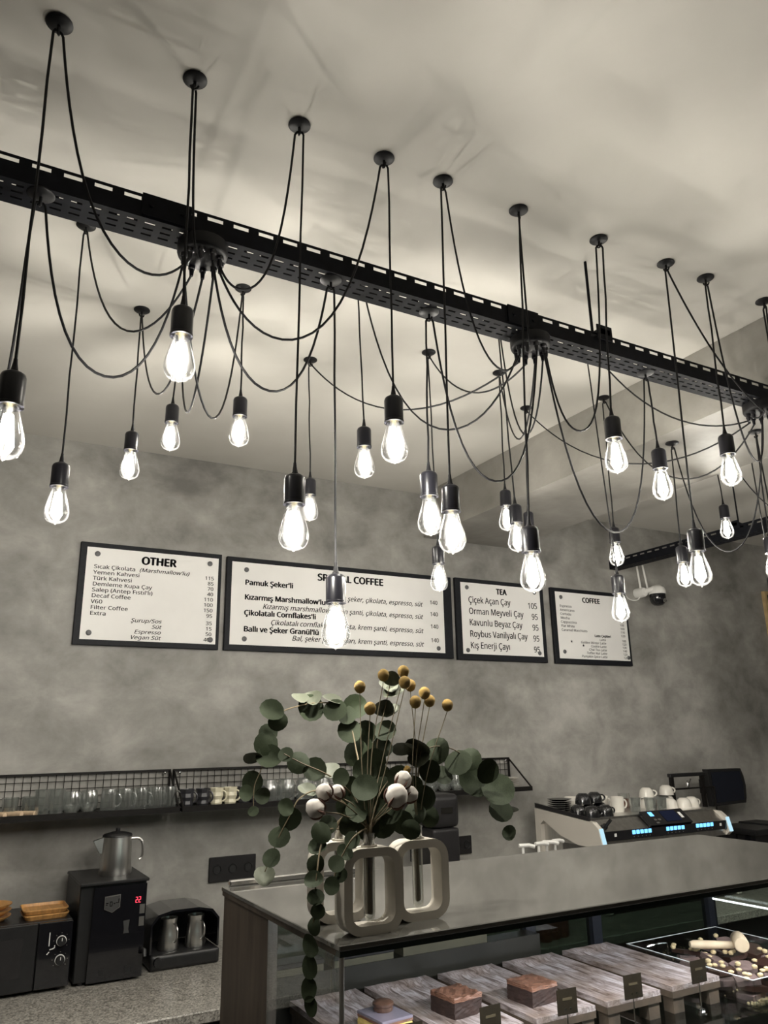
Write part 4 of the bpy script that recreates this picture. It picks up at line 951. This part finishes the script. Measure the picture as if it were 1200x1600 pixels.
# footed wooden trays
def wood_tray(x0, x1, y0, y1, label):
    h = 0.060; cx, cy = (x0+x1)/2, (y0+y1)/2; w, d = (x1-x0), (y1-y0)
    t = thing('wooden_tray', label, 'tray', (cx, cy, SZ), 'footed wooden trays in the display case')
    link('tray_rim', finish('tray_rim', prism(B(), [(-w/2, -d/2), (w/2, -d/2), (w/2, d/2), (-w/2, d/2)], 'Z', 0.034, 0.0485)), 'tray_wood_side', t)
    bm = B(); nx, ny = 14, 26; g = []
    for i in range(nx+1):
        row = []
        for j in range(ny+1):
            u, v = i/nx, j/ny
            e = min(min(u, 1-u)*w, min(v, 1-v)*d)
            k = max(0.0, min(1.0, (e-0.007)/0.034)); k = k*k*(3-2*k)
            row.append(bm.verts.new((-w/2+w*u, -d/2+d*v, 0.060-0.0105*k + 0.0006*math.sin(17*u+3*v))))
        g.append(row)
    for i in range(nx):
        for j in range(ny): bm.faces.new((g[i][j], g[i+1][j], g[i+1][j+1], g[i][j+1]))
    edge = [g[i][0] for i in range(nx+1)] + [g[nx][j] for j in range(1, ny+1)] + [g[i][ny] for i in range(nx-1, -1, -1)] + [g[0][j] for j in range(ny-1, 0, -1)]
    low = [bm.verts.new((v.co.x, v.co.y, 0.0487)) for v in edge]
    n = len(edge)
    for i in range(n): bm.faces.new((edge[i], edge[(i+1) % n], low[(i+1) % n], low[i]))
    link('tray_dish', finish('tray_dish', bm, True), 'tray_wood', t)
    for sx in (-1, 1):
        for sy in (-1, 1):
            a, b_ = sx*(w/2-0.022), sy*(d/2-0.020)
            link('foot', finish('foot', box(B(), a-0.018, a+0.018, b_-0.016, b_+0.016, 0, 0.034)), 'tray_wood_side', t)
    return t
wood_tray(0.800, 0.975, 1.54, 1.945, 'footed wooden tray carrying the yellow cake slice')
wood_tray(1.000, 1.180, 1.54, 1.945, 'footed wooden tray carrying the crinkled brownie')
wood_tray(1.214, 1.388, 1.54, 1.940, 'footed wooden tray carrying the flat topped brownie')
wood_tray(1.424, 1.598, 1.54, 1.938, 'empty footed wooden tray right of the brownies')
wood_tray(1.638, 1.810, 1.54, 1.938, 'empty footed wooden tray beside the clear chocolate box')
TS = SZ+0.0500
def rough_block(w, d, z0, z1, amp, n=6, top_amp=0.0):
    bm = B()
    box(bm, -w/2, w/2, -d/2, d/2, z0, z1)
    bmesh.ops.subdivide_edges(bm, edges=bm.edges[:], cuts=n, use_grid_fill=True)
    for v in bm.verts:
        top = v.co.z > z1-1e-5
        a = amp
        v.co += Vector((random.uniform(-a, a), random.uniform(-a, a), random.uniform(-top_amp, top_amp) if top else 0))
    return bm
def brownie(cx, cy, rot, label, w, d, h, ta):
    t = thing('brownie', label, 'brownie', (cx, cy, TS), 'brownies on wooden trays'); t.rotation_euler = (0, 0, rot)
    link('cake_body', finish('cake_body', rough_block(w, d, 0, h*0.78, 0.0012)), 'brownie', t)
    link('crust', finish('crust', rough_block(w*1.01, d*1.01, h*0.78, h, 0.0014, 7, ta)), 'brownie_top', t)
brownie(1.112, 1.700, 0.12, 'dark brownie with a crinkled pinkish crust on a wooden tray', 0.082, 0.085, 0.042, 0.0024)
brownie(1.312, 1.672, 0.10, 'square brownie with a smooth swirled crust on a wooden tray', 0.082, 0.085, 0.041, 0.0012)
t = thing('cake_slice', 'yellow sponge slice with grey glaze and a chocolate biscuit on top', 'cake', (0.905, 1.665, TS)); t.rotation_euler = (0, 0, 0.10)
link('sponge', finish('sponge', rough_block(0.078, 0.095, 0.0, 0.030, 0.001)), 'cake_yellow', t)
link('cream_layer', finish('cream_layer', rough_block(0.079, 0.096, 0.030, 0.035, 0.0006, 4)), 'brownie_top', t)
link('glaze', finish('glaze', box(B(), -0.040, 0.040, -0.0485, 0.0485, 0.035, 0.041, 0.002, 2)), 'cake_icing', t)
link('biscuit', finish('biscuit', lathe(B(), [(0, 0), (0.020, 0), (0.022, 0.004), (0.021, 0.008), (0.023, 0.011), (0.023, 0.016), (0.018, 0.019), (0, 0.0185)], n=20), True), 'choc_brown', t, (0.004, 0.012, 0.041))

# price tags on chrome stems
for i, (x, lab) in enumerate(((0.875, 'small dark price tag in front of the yellow cake tray'), (1.068, 'small dark price tag in front of the crinkled brownie'), (1.276, 'small dark price tag in front of the square brownie'), (1.476, 'small dark price tag in front of the left empty tray'), (1.698, 'small dark price tag by the clear chocolate box'))):
    t = thing('price_tag', lab, 'price tag', (x, 1.508, SZ), 'price tags in the display case')
    link('base', finish('base', lathe(B(), [(0, 0), (0.011, 0), (0.011, 0.002), (0.007, 0.003), (0.008, 0.006), (0.006, 0.008), (0.007, 0.011), (0.003, 0.013), (0, 0.013)], n=16), True), 'chrome', t)
    link('stem', finish('stem', tube(B(), [(0, 0, 0.012), (0, 0, 0.075)], 0.0016, 6)), 'chrome', t)
    pl = link('plate', finish('plate', box(B(), -0.027, 0.027, -0.0035, -0.0017, 0.068, 0.118)), 'tag', t)
    link('faded_print', finish('faded_print', box(B(), -0.013, 0.013, -0.0042, -0.0036, 0.096, 0.101)), 'tag_print', pl)
    for dx in (-0.006, 0.008):
        link('pin_hole', finish('pin_hole', cyl(B(), (dx, -0.0036, 0.079), 0.0016, -0.0006, 8, 'Y')), 'chrome', pl)
    t.rotation_euler = (0, 0, random.uniform(-0.05, 0.05))

# clear box of broken chocolate with a wooden mallet
ax0, ax1, ay0, ay1, az1 = 1.838, 2.225, 1.462, 1.885, SZ+0.062
t = thing('acrylic_box', 'clear acrylic box filled with broken chocolate', 'box', ((ax0+ax1)/2, (ay0+ay1)/2, SZ))
part('floor_sheet', box(B(), ax0, ax1, ay0, ay1, SZ, SZ+0.003), 'acrylic', t)
for n_, q in (('side_sheet', (ax0, ax0+0.003, ay0, ay1)), ('side_sheet', (ax1-0.003, ax1, ay0, ay1)), ('end_sheet', (ax0+0.0032, ax1-0.0032, ay0, ay0+0.003)), ('end_sheet', (ax0+0.0032, ax1-0.0032, ay1-0.003, ay1))):
    sh = part(n_, box(B(), q[0], q[1], q[2], q[3], SZ+0.0032, az1), 'acrylic', t)
    part('rim_glint', box(B(), q[0]-0.0004, q[1]+0.0004, q[2]-0.0004, q[3]+0.0004, az1+0.0001, az1+0.0010), 'paper', sh)  # pale strip painting the light caught along the clear sheet's edge
part('grip', tube(B(), smooth_path([(ax0+0.05, ay1-0.025, SZ+0.0045), (ax0+0.05, ay1-0.025, SZ+0.045), (ax0+0.065, ay1-0.025, SZ+0.053), (ax0+0.125, ay1-0.025, SZ+0.053), (ax0+0.14, ay1-0.025, SZ+0.045), (ax0+0.14, ay1-0.025, SZ+0.0045)], 4), 0.003, 8), 'chrome', t, True)
rs = random.Random(5)
slabs = []
lay = 0
spots = [(x, y, l) for l in range(3) for x in (1.89, 1.98, 2.07, 2.16) for y in (1.51, 1.60, 1.69, 1.78)]
for x, y, l in spots:
    if y > 1.74 and x < 1.95: continue
    w, d = rs.uniform(0.036, 0.047), rs.uniform(0.034, 0.045)
    h = rs.uniform(0.010, 0.013)
    a0 = rs.uniform(0, 1)
    n = rs.choice((4, 5, 5, 6))
    poly = []
    for k in range(n):
        a = a0+2*math.pi*k/n + rs.uniform(-0.2, 0.2); r = rs.uniform(0.85, 1.0)
        poly.append((w*r*math.cos(a), d*r*math.sin(a)))
    bm = prism(B(), poly, 'Z', 0, h)
    z = SZ+0.0035 + l*0.0165
    px, py = min(max(x+rs.uniform(-.012, .012), ax0+0.053), ax1-0.053), min(max(y+rs.uniform(-.012, .012), ay0+0.053), ay1-0.05)
    o = link('chocolate_piece', finish('chocolate_piece', bm), rs.choice(('chocolate', 'chocolate_snap', 'chocolate_snap')), None, (px, py, z))
    o.rotation_euler = (rs.uniform(-.1, .1)*(1+l), rs.uniform(-.1, .1)*(1+l), 0)
    slabs.append(o)
    row = ('nearest the front glass', 'in the second row from the front glass', 'in the third row from the front glass', 'at the back of the clear box')[(1.51, 1.60, 1.69, 1.78).index(y)]
    colm = ('leftmost', 'second from left', 'third from left', 'rightmost')[(1.89, 1.98, 2.07, 2.16).index(x)]
    tag(o, ('bottom', 'middle', 'top')[l] + ' layer broken chocolate piece ' + row + ', ' + colm, 'chocolate', 'broken chocolate pieces in the clear box')
nut_me = finish('hazelnut', lathe(B(), [(0, 0), (0.0045, 0.0012), (0.0068, 0.005), (0.006, 0.009), (0.0025, 0.0115), (0, 0.012)], n=9), True)
half_me = finish('hazelnut', lathe(B(), [(0, 0), (0.006, 0.0005), (0.0068, 0.004), (0.0035, 0.0065), (0, 0.007)], n=9), True)
k = 0
for i in range(64):
    x, y = rs.uniform(ax0+0.03, ax1-0.03), rs.uniform(ay0+0.03, ay1-0.05)
    front = y < ay0+0.12
    o = link('hazelnut', rs.choice((nut_me, half_me)), 'hazelnut', None, (x, y, SZ+0.0498 if i % 5 else SZ+0.0035))
    if not i % 5: o.location.y = ay0+0.012; o.location.x = ax0+0.015+(i//5)*0.028
    o.scale = (1.15, 1.15, 1.0); o.rotation_euler = (0, 0, rs.uniform(0, 6))
    tag(o, 'pale hazelnut scattered among the broken chocolate in the clear box', 'hazelnut', 'hazelnuts scattered on the broken chocolate')
bm = B()
for i in range(420):
    x, y = rs.uniform(ax0+0.006, ax1-0.006), rs.choice((rs.uniform(ay0+0.006, ay0+0.03), rs.uniform(ay0+0.006, ay1-0.006)))
    s = rs.uniform(0.0012, 0.003); box(bm, x-s, x+s, y-s, y+s, SZ+0.0032, SZ+0.0032+1.4*s)
o = solo('nut_crumbs', bm, 'hazelnut', 'fine nut crumbs on the floor of the clear chocolate box', 'crumbs', ((ax0+ax1)/2, 1.67, SZ+0.003)); o['kind'] = 'stuff'
t = thing('wooden_mallet', 'small pale wooden mallet lying on the broken chocolate', 'mallet', (2.05, 1.67, SZ+0.062))
hz = SZ+0.073
part('handle', tube(B(), [(1.935, 1.735, hz+0.004), (1.945, 1.730, hz+0.004), (2.00, 1.702, hz+0.002), (2.045, 1.678, hz)], 0.010, 14, radii=[0.008, 0.0115, 0.0105, 0.0095]), 'mallet_wood', t, True)
hd = Vector((0.70, 0.71, 0)).normalized()
hc = Vector((2.062, 1.668, hz+0.008))
part('head', tube(B(), [hc-hd*0.040, hc-hd*0.036, hc, hc+hd*0.036, hc+hd*0.040], 0.021, 18, radii=[0.018, 0.0205, 0.0215, 0.0205, 0.018]), 'mallet_wood', t, True)

# ------------------------------------------------------------------ vases and dried flowers
def rrect(w, h, r, n=6):
    pts = []
    for sx, sz, a0 in ((1, 1, 0), (-1, 1, 90), (-1, -1, 180), (1, -1, 270)):
        for k in range(n+1):
            a = math.radians(a0+90*k/n); pts.append((sx*(w/2-r)+r*math.cos(a), sz*(h/2-r)+r*math.sin(a)))
    return pts
VW, VH, VD = 0.127, 0.150, 0.042
def vase(cx, cy, rot, label):
    t = thing('ring_vase', label, 'vase', (cx, cy, CTZ), 'ring vases with test tubes'); t.rotation_euler = (0, 0, rot)
    bm = B()
    out = rrect(VW, VH, 0.036); inn = rrect(VW-0.036, VH-0.032, 0.020)
    n = len(out); V = []
    for y in (-VD/2, VD/2):
        V.append(([bm.verts.new((p[0], y, VH/2+p[1])) for p in out], [bm.verts.new((p[0], y, VH/2+p[1])) for p in inn]))
    for i in range(n):
        j = (i+1) % n
        bm.faces.new((V[0][0][i], V[0][0][j], V[0][1][j], V[0][1][i])); bm.faces.new((V[1][0][j], V[1][0][i], V[1][1][i], V[1][1][j]))
        bm.faces.new((V[0][0][j], V[0][0][i], V[1][0][i], V[1][0][j])); bm.faces.new((V[0][1][i], V[0][1][j], V[1][1][j], V[1][1][i]))
    link('ring_frame', finish('ring_frame', bm, True), 'vase_white', t)
    link('test_tube', finish('test_tube', lathe(B(), [(0, 0.0185), (0.006, 0.020), (0.0105, 0.027), (0.0115, 0.036), (0.0115, VH+0.022), (0.0130, VH+0.024), (0.0130, VH+0.026), (0.0105, VH+0.026), (0.0105, 0.036), (0.009, 0.028), (0, 0.021)], n=20), True), 'tube_glass', t)
    link('collar', finish('collar', lathe(B(), [(0.0117, VH+0.0002), (0.016, VH+0.0002), (0.016, VH+0.004), (0.0117, VH+0.004)], n=20, close=True), True), 'vase_white', t)
    return t
VASES = {1: (0.753, 1.440), 2: (0.890, 1.487), 3: (0.748, 1.560)}
vase(*VASES[1], 0.0, 'white ring vase with a test tube nearest the front edge of the case')
vase(*VASES[2], 0.0, 'white ring vase standing at right on the case top')
vase(*VASES[3], 0.0, 'white ring vase at the back left, half hidden by the front vase')

def leaf_mesh(name, elong, cup, pale):
    """lens shaped round leaf of unit radius, stalk end at the origin side (-Y)"""
    bm = B(); n = 14; rim = []; top = []; 
    for i in range(n):
        a = 2*math.pi*i/n
        x, y = math.cos(a), math.sin(a)*elong
        if y < 0: x *= 1-0.10*abs(y)
        rim.append(bm.verts.new((x, y, cup*abs(x)+0.25*cup*y*y)))
    mid = [bm.verts.new((v.co.x*0.55, v.co.y*0.55, cup*0.50*abs(v.co.x)+0.016)) for v in rim]
    mid2 = [bm.verts.new((v.co.x*0.55, v.co.y*0.55, cup*0.50*abs(v.co.x)-0.016)) for v in rim]
    c1, c2 = bm.verts.new((0, 0, 0.008)), bm.verts.new((0, 0, -0.022))
    for i in range(n):
        j = (i+1) % n
        bm.faces.new((rim[i], rim[j], mid[j], mid[i])); bm.faces.new((rim[j], rim[i], mid2[i], mid2[j]))
        bm.faces.new((mid[i], mid[j], c1)); bm.faces.new((mid2[j], mid2[i], c2))
    me = finish('leaf', bm, True); me.materials.append(M['leaf_pale' if pale else 'leaf_dark'])
    return me
LEAF_D = [leaf_mesh('leaf', e, c, False) for e, c in ((1.0, 0.22), (1.12, 0.42), (0.92, 0.12), (1.05, -0.25))]
LEAF_P = [leaf_mesh('leaf', e, c, True) for e, c in ((1.25, 0.50), (1.1, 0.36))]
BRANCHES = {
 'archb': ([(0.803,1.540,1.516),(0.818,1.593,1.632),(0.831,1.647,1.724),(0.839,1.700,1.790),(0.806,1.700,1.824),(0.759,1.700,1.829),(0.708,1.700,1.821),(0.666,1.700,1.806),(0.645,1.700,1.775),(0.634,1.700,1.735),(0.624,1.700,1.688),(0.609,1.700,1.652),(0.608,1.700,1.608)],
   [(0.640,1.688,1.809,0.0201,0),(0.654,1.682,1.786,0.0172,0),(0.636,1.696,1.765,0.0172,0),(0.628,1.685,1.739,0.0212,0),(0.635,1.681,1.710,0.0211,0),(0.601,1.696,1.715,0.0155,1),(0.748,1.719,1.818,0.0255,0),(0.719,1.713,1.837,0.0164,1),(0.752,1.712,1.835,0.0180,1),(0.798,1.688,1.812,0.0225,0),(0.795,1.701,1.834,0.0181,1),(0.848,1.690,1.818,0.0229,0),(0.824,1.686,1.801,0.0195,0),(0.833,1.682,1.764,0.0240,0),(0.849,1.688,1.716,0.0240,0),(0.888,1.719,1.726,0.0215,0),(0.896,1.714,1.764,0.0216,0),(0.609,1.713,1.659,0.0198,0),(0.630,1.713,1.631,0.0141,0),(0.585,1.687,1.639,0.0138,0),(0.605,1.691,1.601,0.0096,0)]),
 'lowl': ([(0.781,1.500,1.528),(0.756,1.500,1.627),(0.718,1.500,1.663),(0.682,1.500,1.683),(0.633,1.500,1.703),(0.597,1.500,1.721)],
   [(0.603,1.505,1.719,0.0127,0),(0.632,1.509,1.704,0.0180,0),(0.670,1.514,1.688,0.0195,0),(0.704,1.515,1.683,0.0171,1),(0.714,1.483,1.672,0.0155,0),(0.746,1.504,1.654,0.0158,0),(0.759,1.507,1.624,0.0171,0)]),
 'hang': ([(0.809,1.560,1.520),(0.769,1.560,1.608),(0.703,1.560,1.644),(0.659,1.560,1.633),(0.639,1.560,1.605),(0.615,1.560,1.565),(0.598,1.560,1.527),(0.585,1.560,1.500)],
   [(0.636,1.560,1.594,0.0195,0),(0.621,1.547,1.617,0.0142,0),(0.614,1.559,1.561,0.0179,0),(0.592,1.544,1.526,0.0150,0),(0.591,1.577,1.485,0.0165,1),(0.680,1.575,1.642,0.0147,1),(0.763,1.562,1.613,0.0162,0)]),
 'upc': ([(0.785,1.500,1.528),(0.799,1.500,1.637),(0.808,1.500,1.739),(0.828,1.500,1.811),(0.849,1.500,1.889)],
   [(0.841,1.492,1.874,0.0153,1),(0.844,1.516,1.851,0.0169,1),(0.853,1.503,1.840,0.0168,1),(0.833,1.515,1.813,0.0181,1),(0.850,1.514,1.802,0.0167,1),(0.827,1.500,1.762,0.0205,0),(0.798,1.497,1.703,0.0214,0),(0.819,1.504,1.726,0.0177,0),(0.776,1.497,1.682,0.0212,0),(0.803,1.486,1.668,0.0212,0)]),
 'mid': ([(0.759,1.450,1.530),(0.764,1.450,1.582),(0.779,1.450,1.629),(0.810,1.450,1.670),(0.837,1.450,1.694)],
   [(0.747,1.442,1.652,0.0216,0),(0.801,1.463,1.646,0.0209,0),(0.820,1.432,1.671,0.0194,0),(0.721,1.432,1.609,0.0187,0),(0.767,1.455,1.614,0.0217,0),(0.803,1.441,1.609,0.0218,0),(0.791,1.451,1.582,0.0204,0),(0.755,1.449,1.578,0.0189,0),(0.713,1.444,1.586,0.0162,0),(0.846,1.470,1.582,0.0184,0),(0.848,1.438,1.570,0.0155,0)]),
 'right': ([(0.903,1.500,1.519),(0.908,1.500,1.594),(0.907,1.500,1.671),(0.928,1.500,1.721),(0.985,1.500,1.725),(1.042,1.500,1.696),(1.080,1.500,1.658),(1.111,1.500,1.616),(1.129,1.500,1.574),(1.143,1.500,1.545)],
   [(0.870,1.497,1.730,0.0192,1),(0.899,1.488,1.732,0.0221,1),(0.955,1.505,1.720,0.0240,0),(0.904,1.491,1.700,0.0193,1),(0.931,1.494,1.677,0.0194,0),(0.974,1.510,1.666,0.0183,0),(1.008,1.493,1.692,0.0255,0),(1.046,1.502,1.699,0.0201,0),(1.069,1.516,1.656,0.0333,0),(1.075,1.484,1.673,0.0200,0),(1.101,1.482,1.631,0.0300,0),(1.111,1.489,1.587,0.0229,0),(1.150,1.511,1.590,0.0175,1),(1.146,1.505,1.536,0.0130,0),(0.886,1.489,1.649,0.0176,0),(0.914,1.493,1.624,0.0205,0),(0.887,1.487,1.596,0.0188,0),(0.932,1.498,1.585,0.0178,0)]),
 'trail': ([(0.737,1.420,1.546),(0.732,1.500,1.571),(0.697,1.500,1.575),(0.670,1.481,1.550),(0.651,1.456,1.510),(0.645,1.453,1.467),(0.645,1.458,1.423),(0.645,1.466,1.379),(0.645,1.474,1.335),(0.645,1.473,1.299),(0.645,1.464,1.275)],
   [(0.672,1.482,1.573,0.0163,0),(0.696,1.508,1.584,0.0154,0),(0.668,1.492,1.545,0.0137,0),(0.655,1.473,1.518,0.0135,0),(0.644,1.455,1.493,0.0132,0),(0.643,1.445,1.466,0.0131,0),(0.643,1.436,1.444,0.0118,0),(0.643,1.456,1.415,0.0130,0),(0.643,1.458,1.385,0.0153,0),(0.643,1.464,1.348,0.0164,0),(0.643,1.468,1.309,0.0164,0),(0.643,1.459,1.285,0.0139,0)]),
 'trailb': ([(0.733,1.400,1.548),(0.705,1.400,1.573),(0.681,1.400,1.547),(0.666,1.400,1.520),(0.652,1.400,1.485)],
   [(0.700,1.405,1.564,0.0133,0),(0.687,1.413,1.542,0.0132,0),(0.661,1.392,1.528,0.0129,0),(0.650,1.388,1.493,0.0127,0),(0.672,1.398,1.507,0.0106,0)]),
}
CRASPEDIA=[(0.767,1.500,1.853),(0.814,1.480,1.877),(0.852,1.460,1.884),(0.837,1.430,1.859),(0.892,1.500,1.858),(0.910,1.470,1.840),(0.874,1.450,1.820),(0.941,1.500,1.825),(0.975,1.480,1.815),(0.770,1.460,1.807),(0.832,1.420,1.685)]
COTTON=[(0.657,1.440,1.650,0.0154),(0.695,1.460,1.647,0.0141),(0.634,1.430,1.622,0.0180),(0.811,1.400,1.668,0.0167),(0.784,1.380,1.640,0.0219),(0.831,1.410,1.639,0.0167)]

BR_INFO = {'archb': (3, 'eucalyptus branch arching up and over to the left'), 'lowl': (1, 'short eucalyptus branch reaching left at shelf height'),
           'hang': (3, 'eucalyptus branch hanging down at left before the wall socket'), 'upc': (1, 'eucalyptus branch rising upright among the yellow balls'),
           'mid': (1, 'dense dark eucalyptus sprig low in the middle of the bouquet'), 'right': (2, 'eucalyptus branch bending over to the right with large round leaves'),
           'trail': (3, 'eucalyptus branch trailing down over the left case edge'), 'trailb': (1, 'short eucalyptus twig drooping left of the front vase')}
rl_ = random.Random(3)
eye = Vector((0, 0, EYE))
used = {1: 0, 2: 0, 3: 0}
def tube_slot(v):
    k = used[v]; used[v] += 1
    a = 2.4*k; r = 0.0058 if k else 0.0
    return r*math.cos(a), r*math.sin(a)
def rooted(v, pts):
    x, y = VASES[v]; dx, dy = tube_slot(v)
    return [(x+dx, y+dy, CTZ+0.032), (x+dx, y+dy, CTZ+0.10), (x+dx*1.2, y+dy*1.2, CTZ+VH+0.026)] + pts
for key, (stem, leaves) in BRANCHES.items():
    v, lab = BR_INFO[key]
    t = thing('eucalyptus_branch', lab, 'branch', (VASES[v][0], VASES[v][1], CTZ+0.032), 'eucalyptus branches in the ring vases')
    ctrl = rooted(v, [p for p in stem if p[2] > 1.585 or key.startswith(('trail', 'hang'))][(1 if key in ('trail', 'trailb', 'hang') else 0):])
    path = smooth_path(ctrl, 5)
    part('twig', tube(B(), path, 0.0015, 6, radii=[0.0036 if i < 9 else (0.0030 if i < 12 else 0.0021-0.0011*i/len(path)) for i in range(len(path))]), 'stem', t, True)
    for (x, y, z, r, pale) in leaves:
        p = Vector((x, y, z))
        near = min(path, key=lambda q: (q-p).length)
        me = rl_.choice(LEAF_P if pale else LEAF_D)
        o = link('leaf', me, None, t, p-Vector(t.location))
        view = (eye-p).normalized()
        n_ = (view + Vector((rl_.uniform(-.5, .5), rl_.uniform(-.3, .3), rl_.uniform(-.25, .65))))
        if pale: n_ = view*0.6 + Vector((rl_.uniform(-.3, .3), 0, rl_.choice((-1, 1))*rl_.uniform(.6, 1.0)))
        if key == 'trail': n_ = Vector((-1.0, -0.35, rl_.uniform(-.1, .3))) if z < 1.42 else n_
        n_.normalize()
        up = (p-near); up = up - n_*up.dot(n_)
        if up.length < 1e-3: up = n_.orthogonal()
        up.normalize(); sx = up.cross(n_)
        o.rotation_euler = Matrix((sx, up, n_)).transposed().to_euler()
        o.scale = (r*1.28,)*3

head_me = None
bm = B(); bmesh.ops.create_icosphere(bm, subdivisions=3, radius=1.0)
for v_ in bm.verts:
    v_.co *= 1+0.035*math.sin(37*v_.co.x+11*v_.co.y)*math.cos(29*v_.co.z+7*v_.co.y)
    v_.co.z *= 1.10
head_me = finish('flower_head', bm, True)
CR_LAB = ['leftmost yellow ball flower standing clear of the others', 'yellow ball flower left of the tall pair at the top', 'topmost yellow ball flower of the bouquet', 'yellow ball flower right under the topmost one',
          'yellow ball flower tucked behind the top pair', 'yellow ball flower in the upper right trio', 'lowest yellow ball of the upper right trio', 'right one of the upper right trio of yellow balls',
          'rightmost yellow ball flower of the bouquet', 'yellow ball flower half hidden beside a eucalyptus leaf at left', 'low small yellow ball flower just above the right cotton boll']
for i, (x, y, z) in enumerate(CRASPEDIA):
    v = 2 if i in (5, 6, 7, 8, 4) else 1
    t = thing('ball_flower', CR_LAB[i], 'flower', (VASES[v][0], VASES[v][1], CTZ+0.034), 'dried yellow ball flowers')
    r = 0.0124 if i < 10 else 0.0075
    base = VASES[v]; dx, dy = tube_slot(v)
    dx *= 0.8; dy *= 0.8
    mid = (base[0]*0.5+x*0.5+random.uniform(-.012, .012), base[1]*0.5+y*0.5, (CTZ+VH)*0.5+z*0.5)
    path = smooth_path([(base[0]+dx, base[1]+dy, CTZ+0.034), (base[0]+dx, base[1]+dy, CTZ+VH+0.01), mid, (x, y, z-r*0.9)], 6)
    part('stalk', tube(B(), path, 0.0010, 5), 'stem_dry', t, True)
    o = link('flower_head', head_me, 'craspedia', t, Vector((x, y, z))-Vector(t.location)); o.scale = (r, r, r)

bm = B(); bmesh.ops.create_icosphere(bm, subdivisions=3, radius=1.0)
for v_ in bm.verts: v_.co *= 1+0.07*math.sin(5*v_.co.x+2)*math.cos(6*v_.co.y+4*v_.co.z)
boll_me = finish('cotton_tuft', bm, True)
bm = B()
for k in range(5):
    a = 2*math.pi*k/5
    pts = [(0, 0, -1.0), (0.62*math.cos(a), 0.62*math.sin(a), -0.86), (1.02*math.cos(a), 1.02*math.sin(a), -0.30), (1.10*math.cos(a), 1.10*math.sin(a), 0.28)]
    tube(bm, smooth_path(pts, 4), 0.1, 5, radii=[0.10, 0.14, 0.17, 0.18, 0.18, 0.18, 0.17, 0.16, 0.14, 0.11, 0.08, 0.05, 0.02])
calyx_me = finish('calyx', bm, True)
for g, idx, v, lab in ((0, (0, 1, 2), 1, 'cotton stem with pale bolls at the left of the bouquet'), (1, (3, 4, 5), 1, 'cotton stem with pale bolls in the middle of the bouquet')):
    t = thing('cotton_stem', lab, 'flower', (VASES[v][0], VASES[v][1], CTZ+0.034), 'cotton stems in the bouquet')
    base = VASES[v]; dx, dy = tube_slot(v); dx *= 0.7; dy *= 0.7
    for n_, i in enumerate(idx):
        x, y, z, r = COTTON[i]
        p = Vector((x, y, z)); root = Vector((base[0]+dx, base[1]+dy, CTZ+VH+0.02))
        part('stalk', tube(B(), smooth_path([(base[0]+dx, base[1]+dy, CTZ+0.034), root, (root+p)/2+Vector((0, -0.01, 0.012)), p-(p-root).normalized()*r*0.9], 5), 0.0012, 5), 'stem', t, True)
        o = link('cotton_tuft', boll_me, 'cotton', t, p-Vector(t.location)); o.scale = (r*1.02, r*0.95, r)
        o.rotation_euler = (n_*0.7, n_*1.3, n_)
        q = (p-root).normalized()
        c = link('calyx', calyx_me, 'calyx', o); c.rotation_euler = (o.matrix_basis.to_3x3().normalized().inverted() @ q).to_track_quat('Z', 'Y').to_euler()
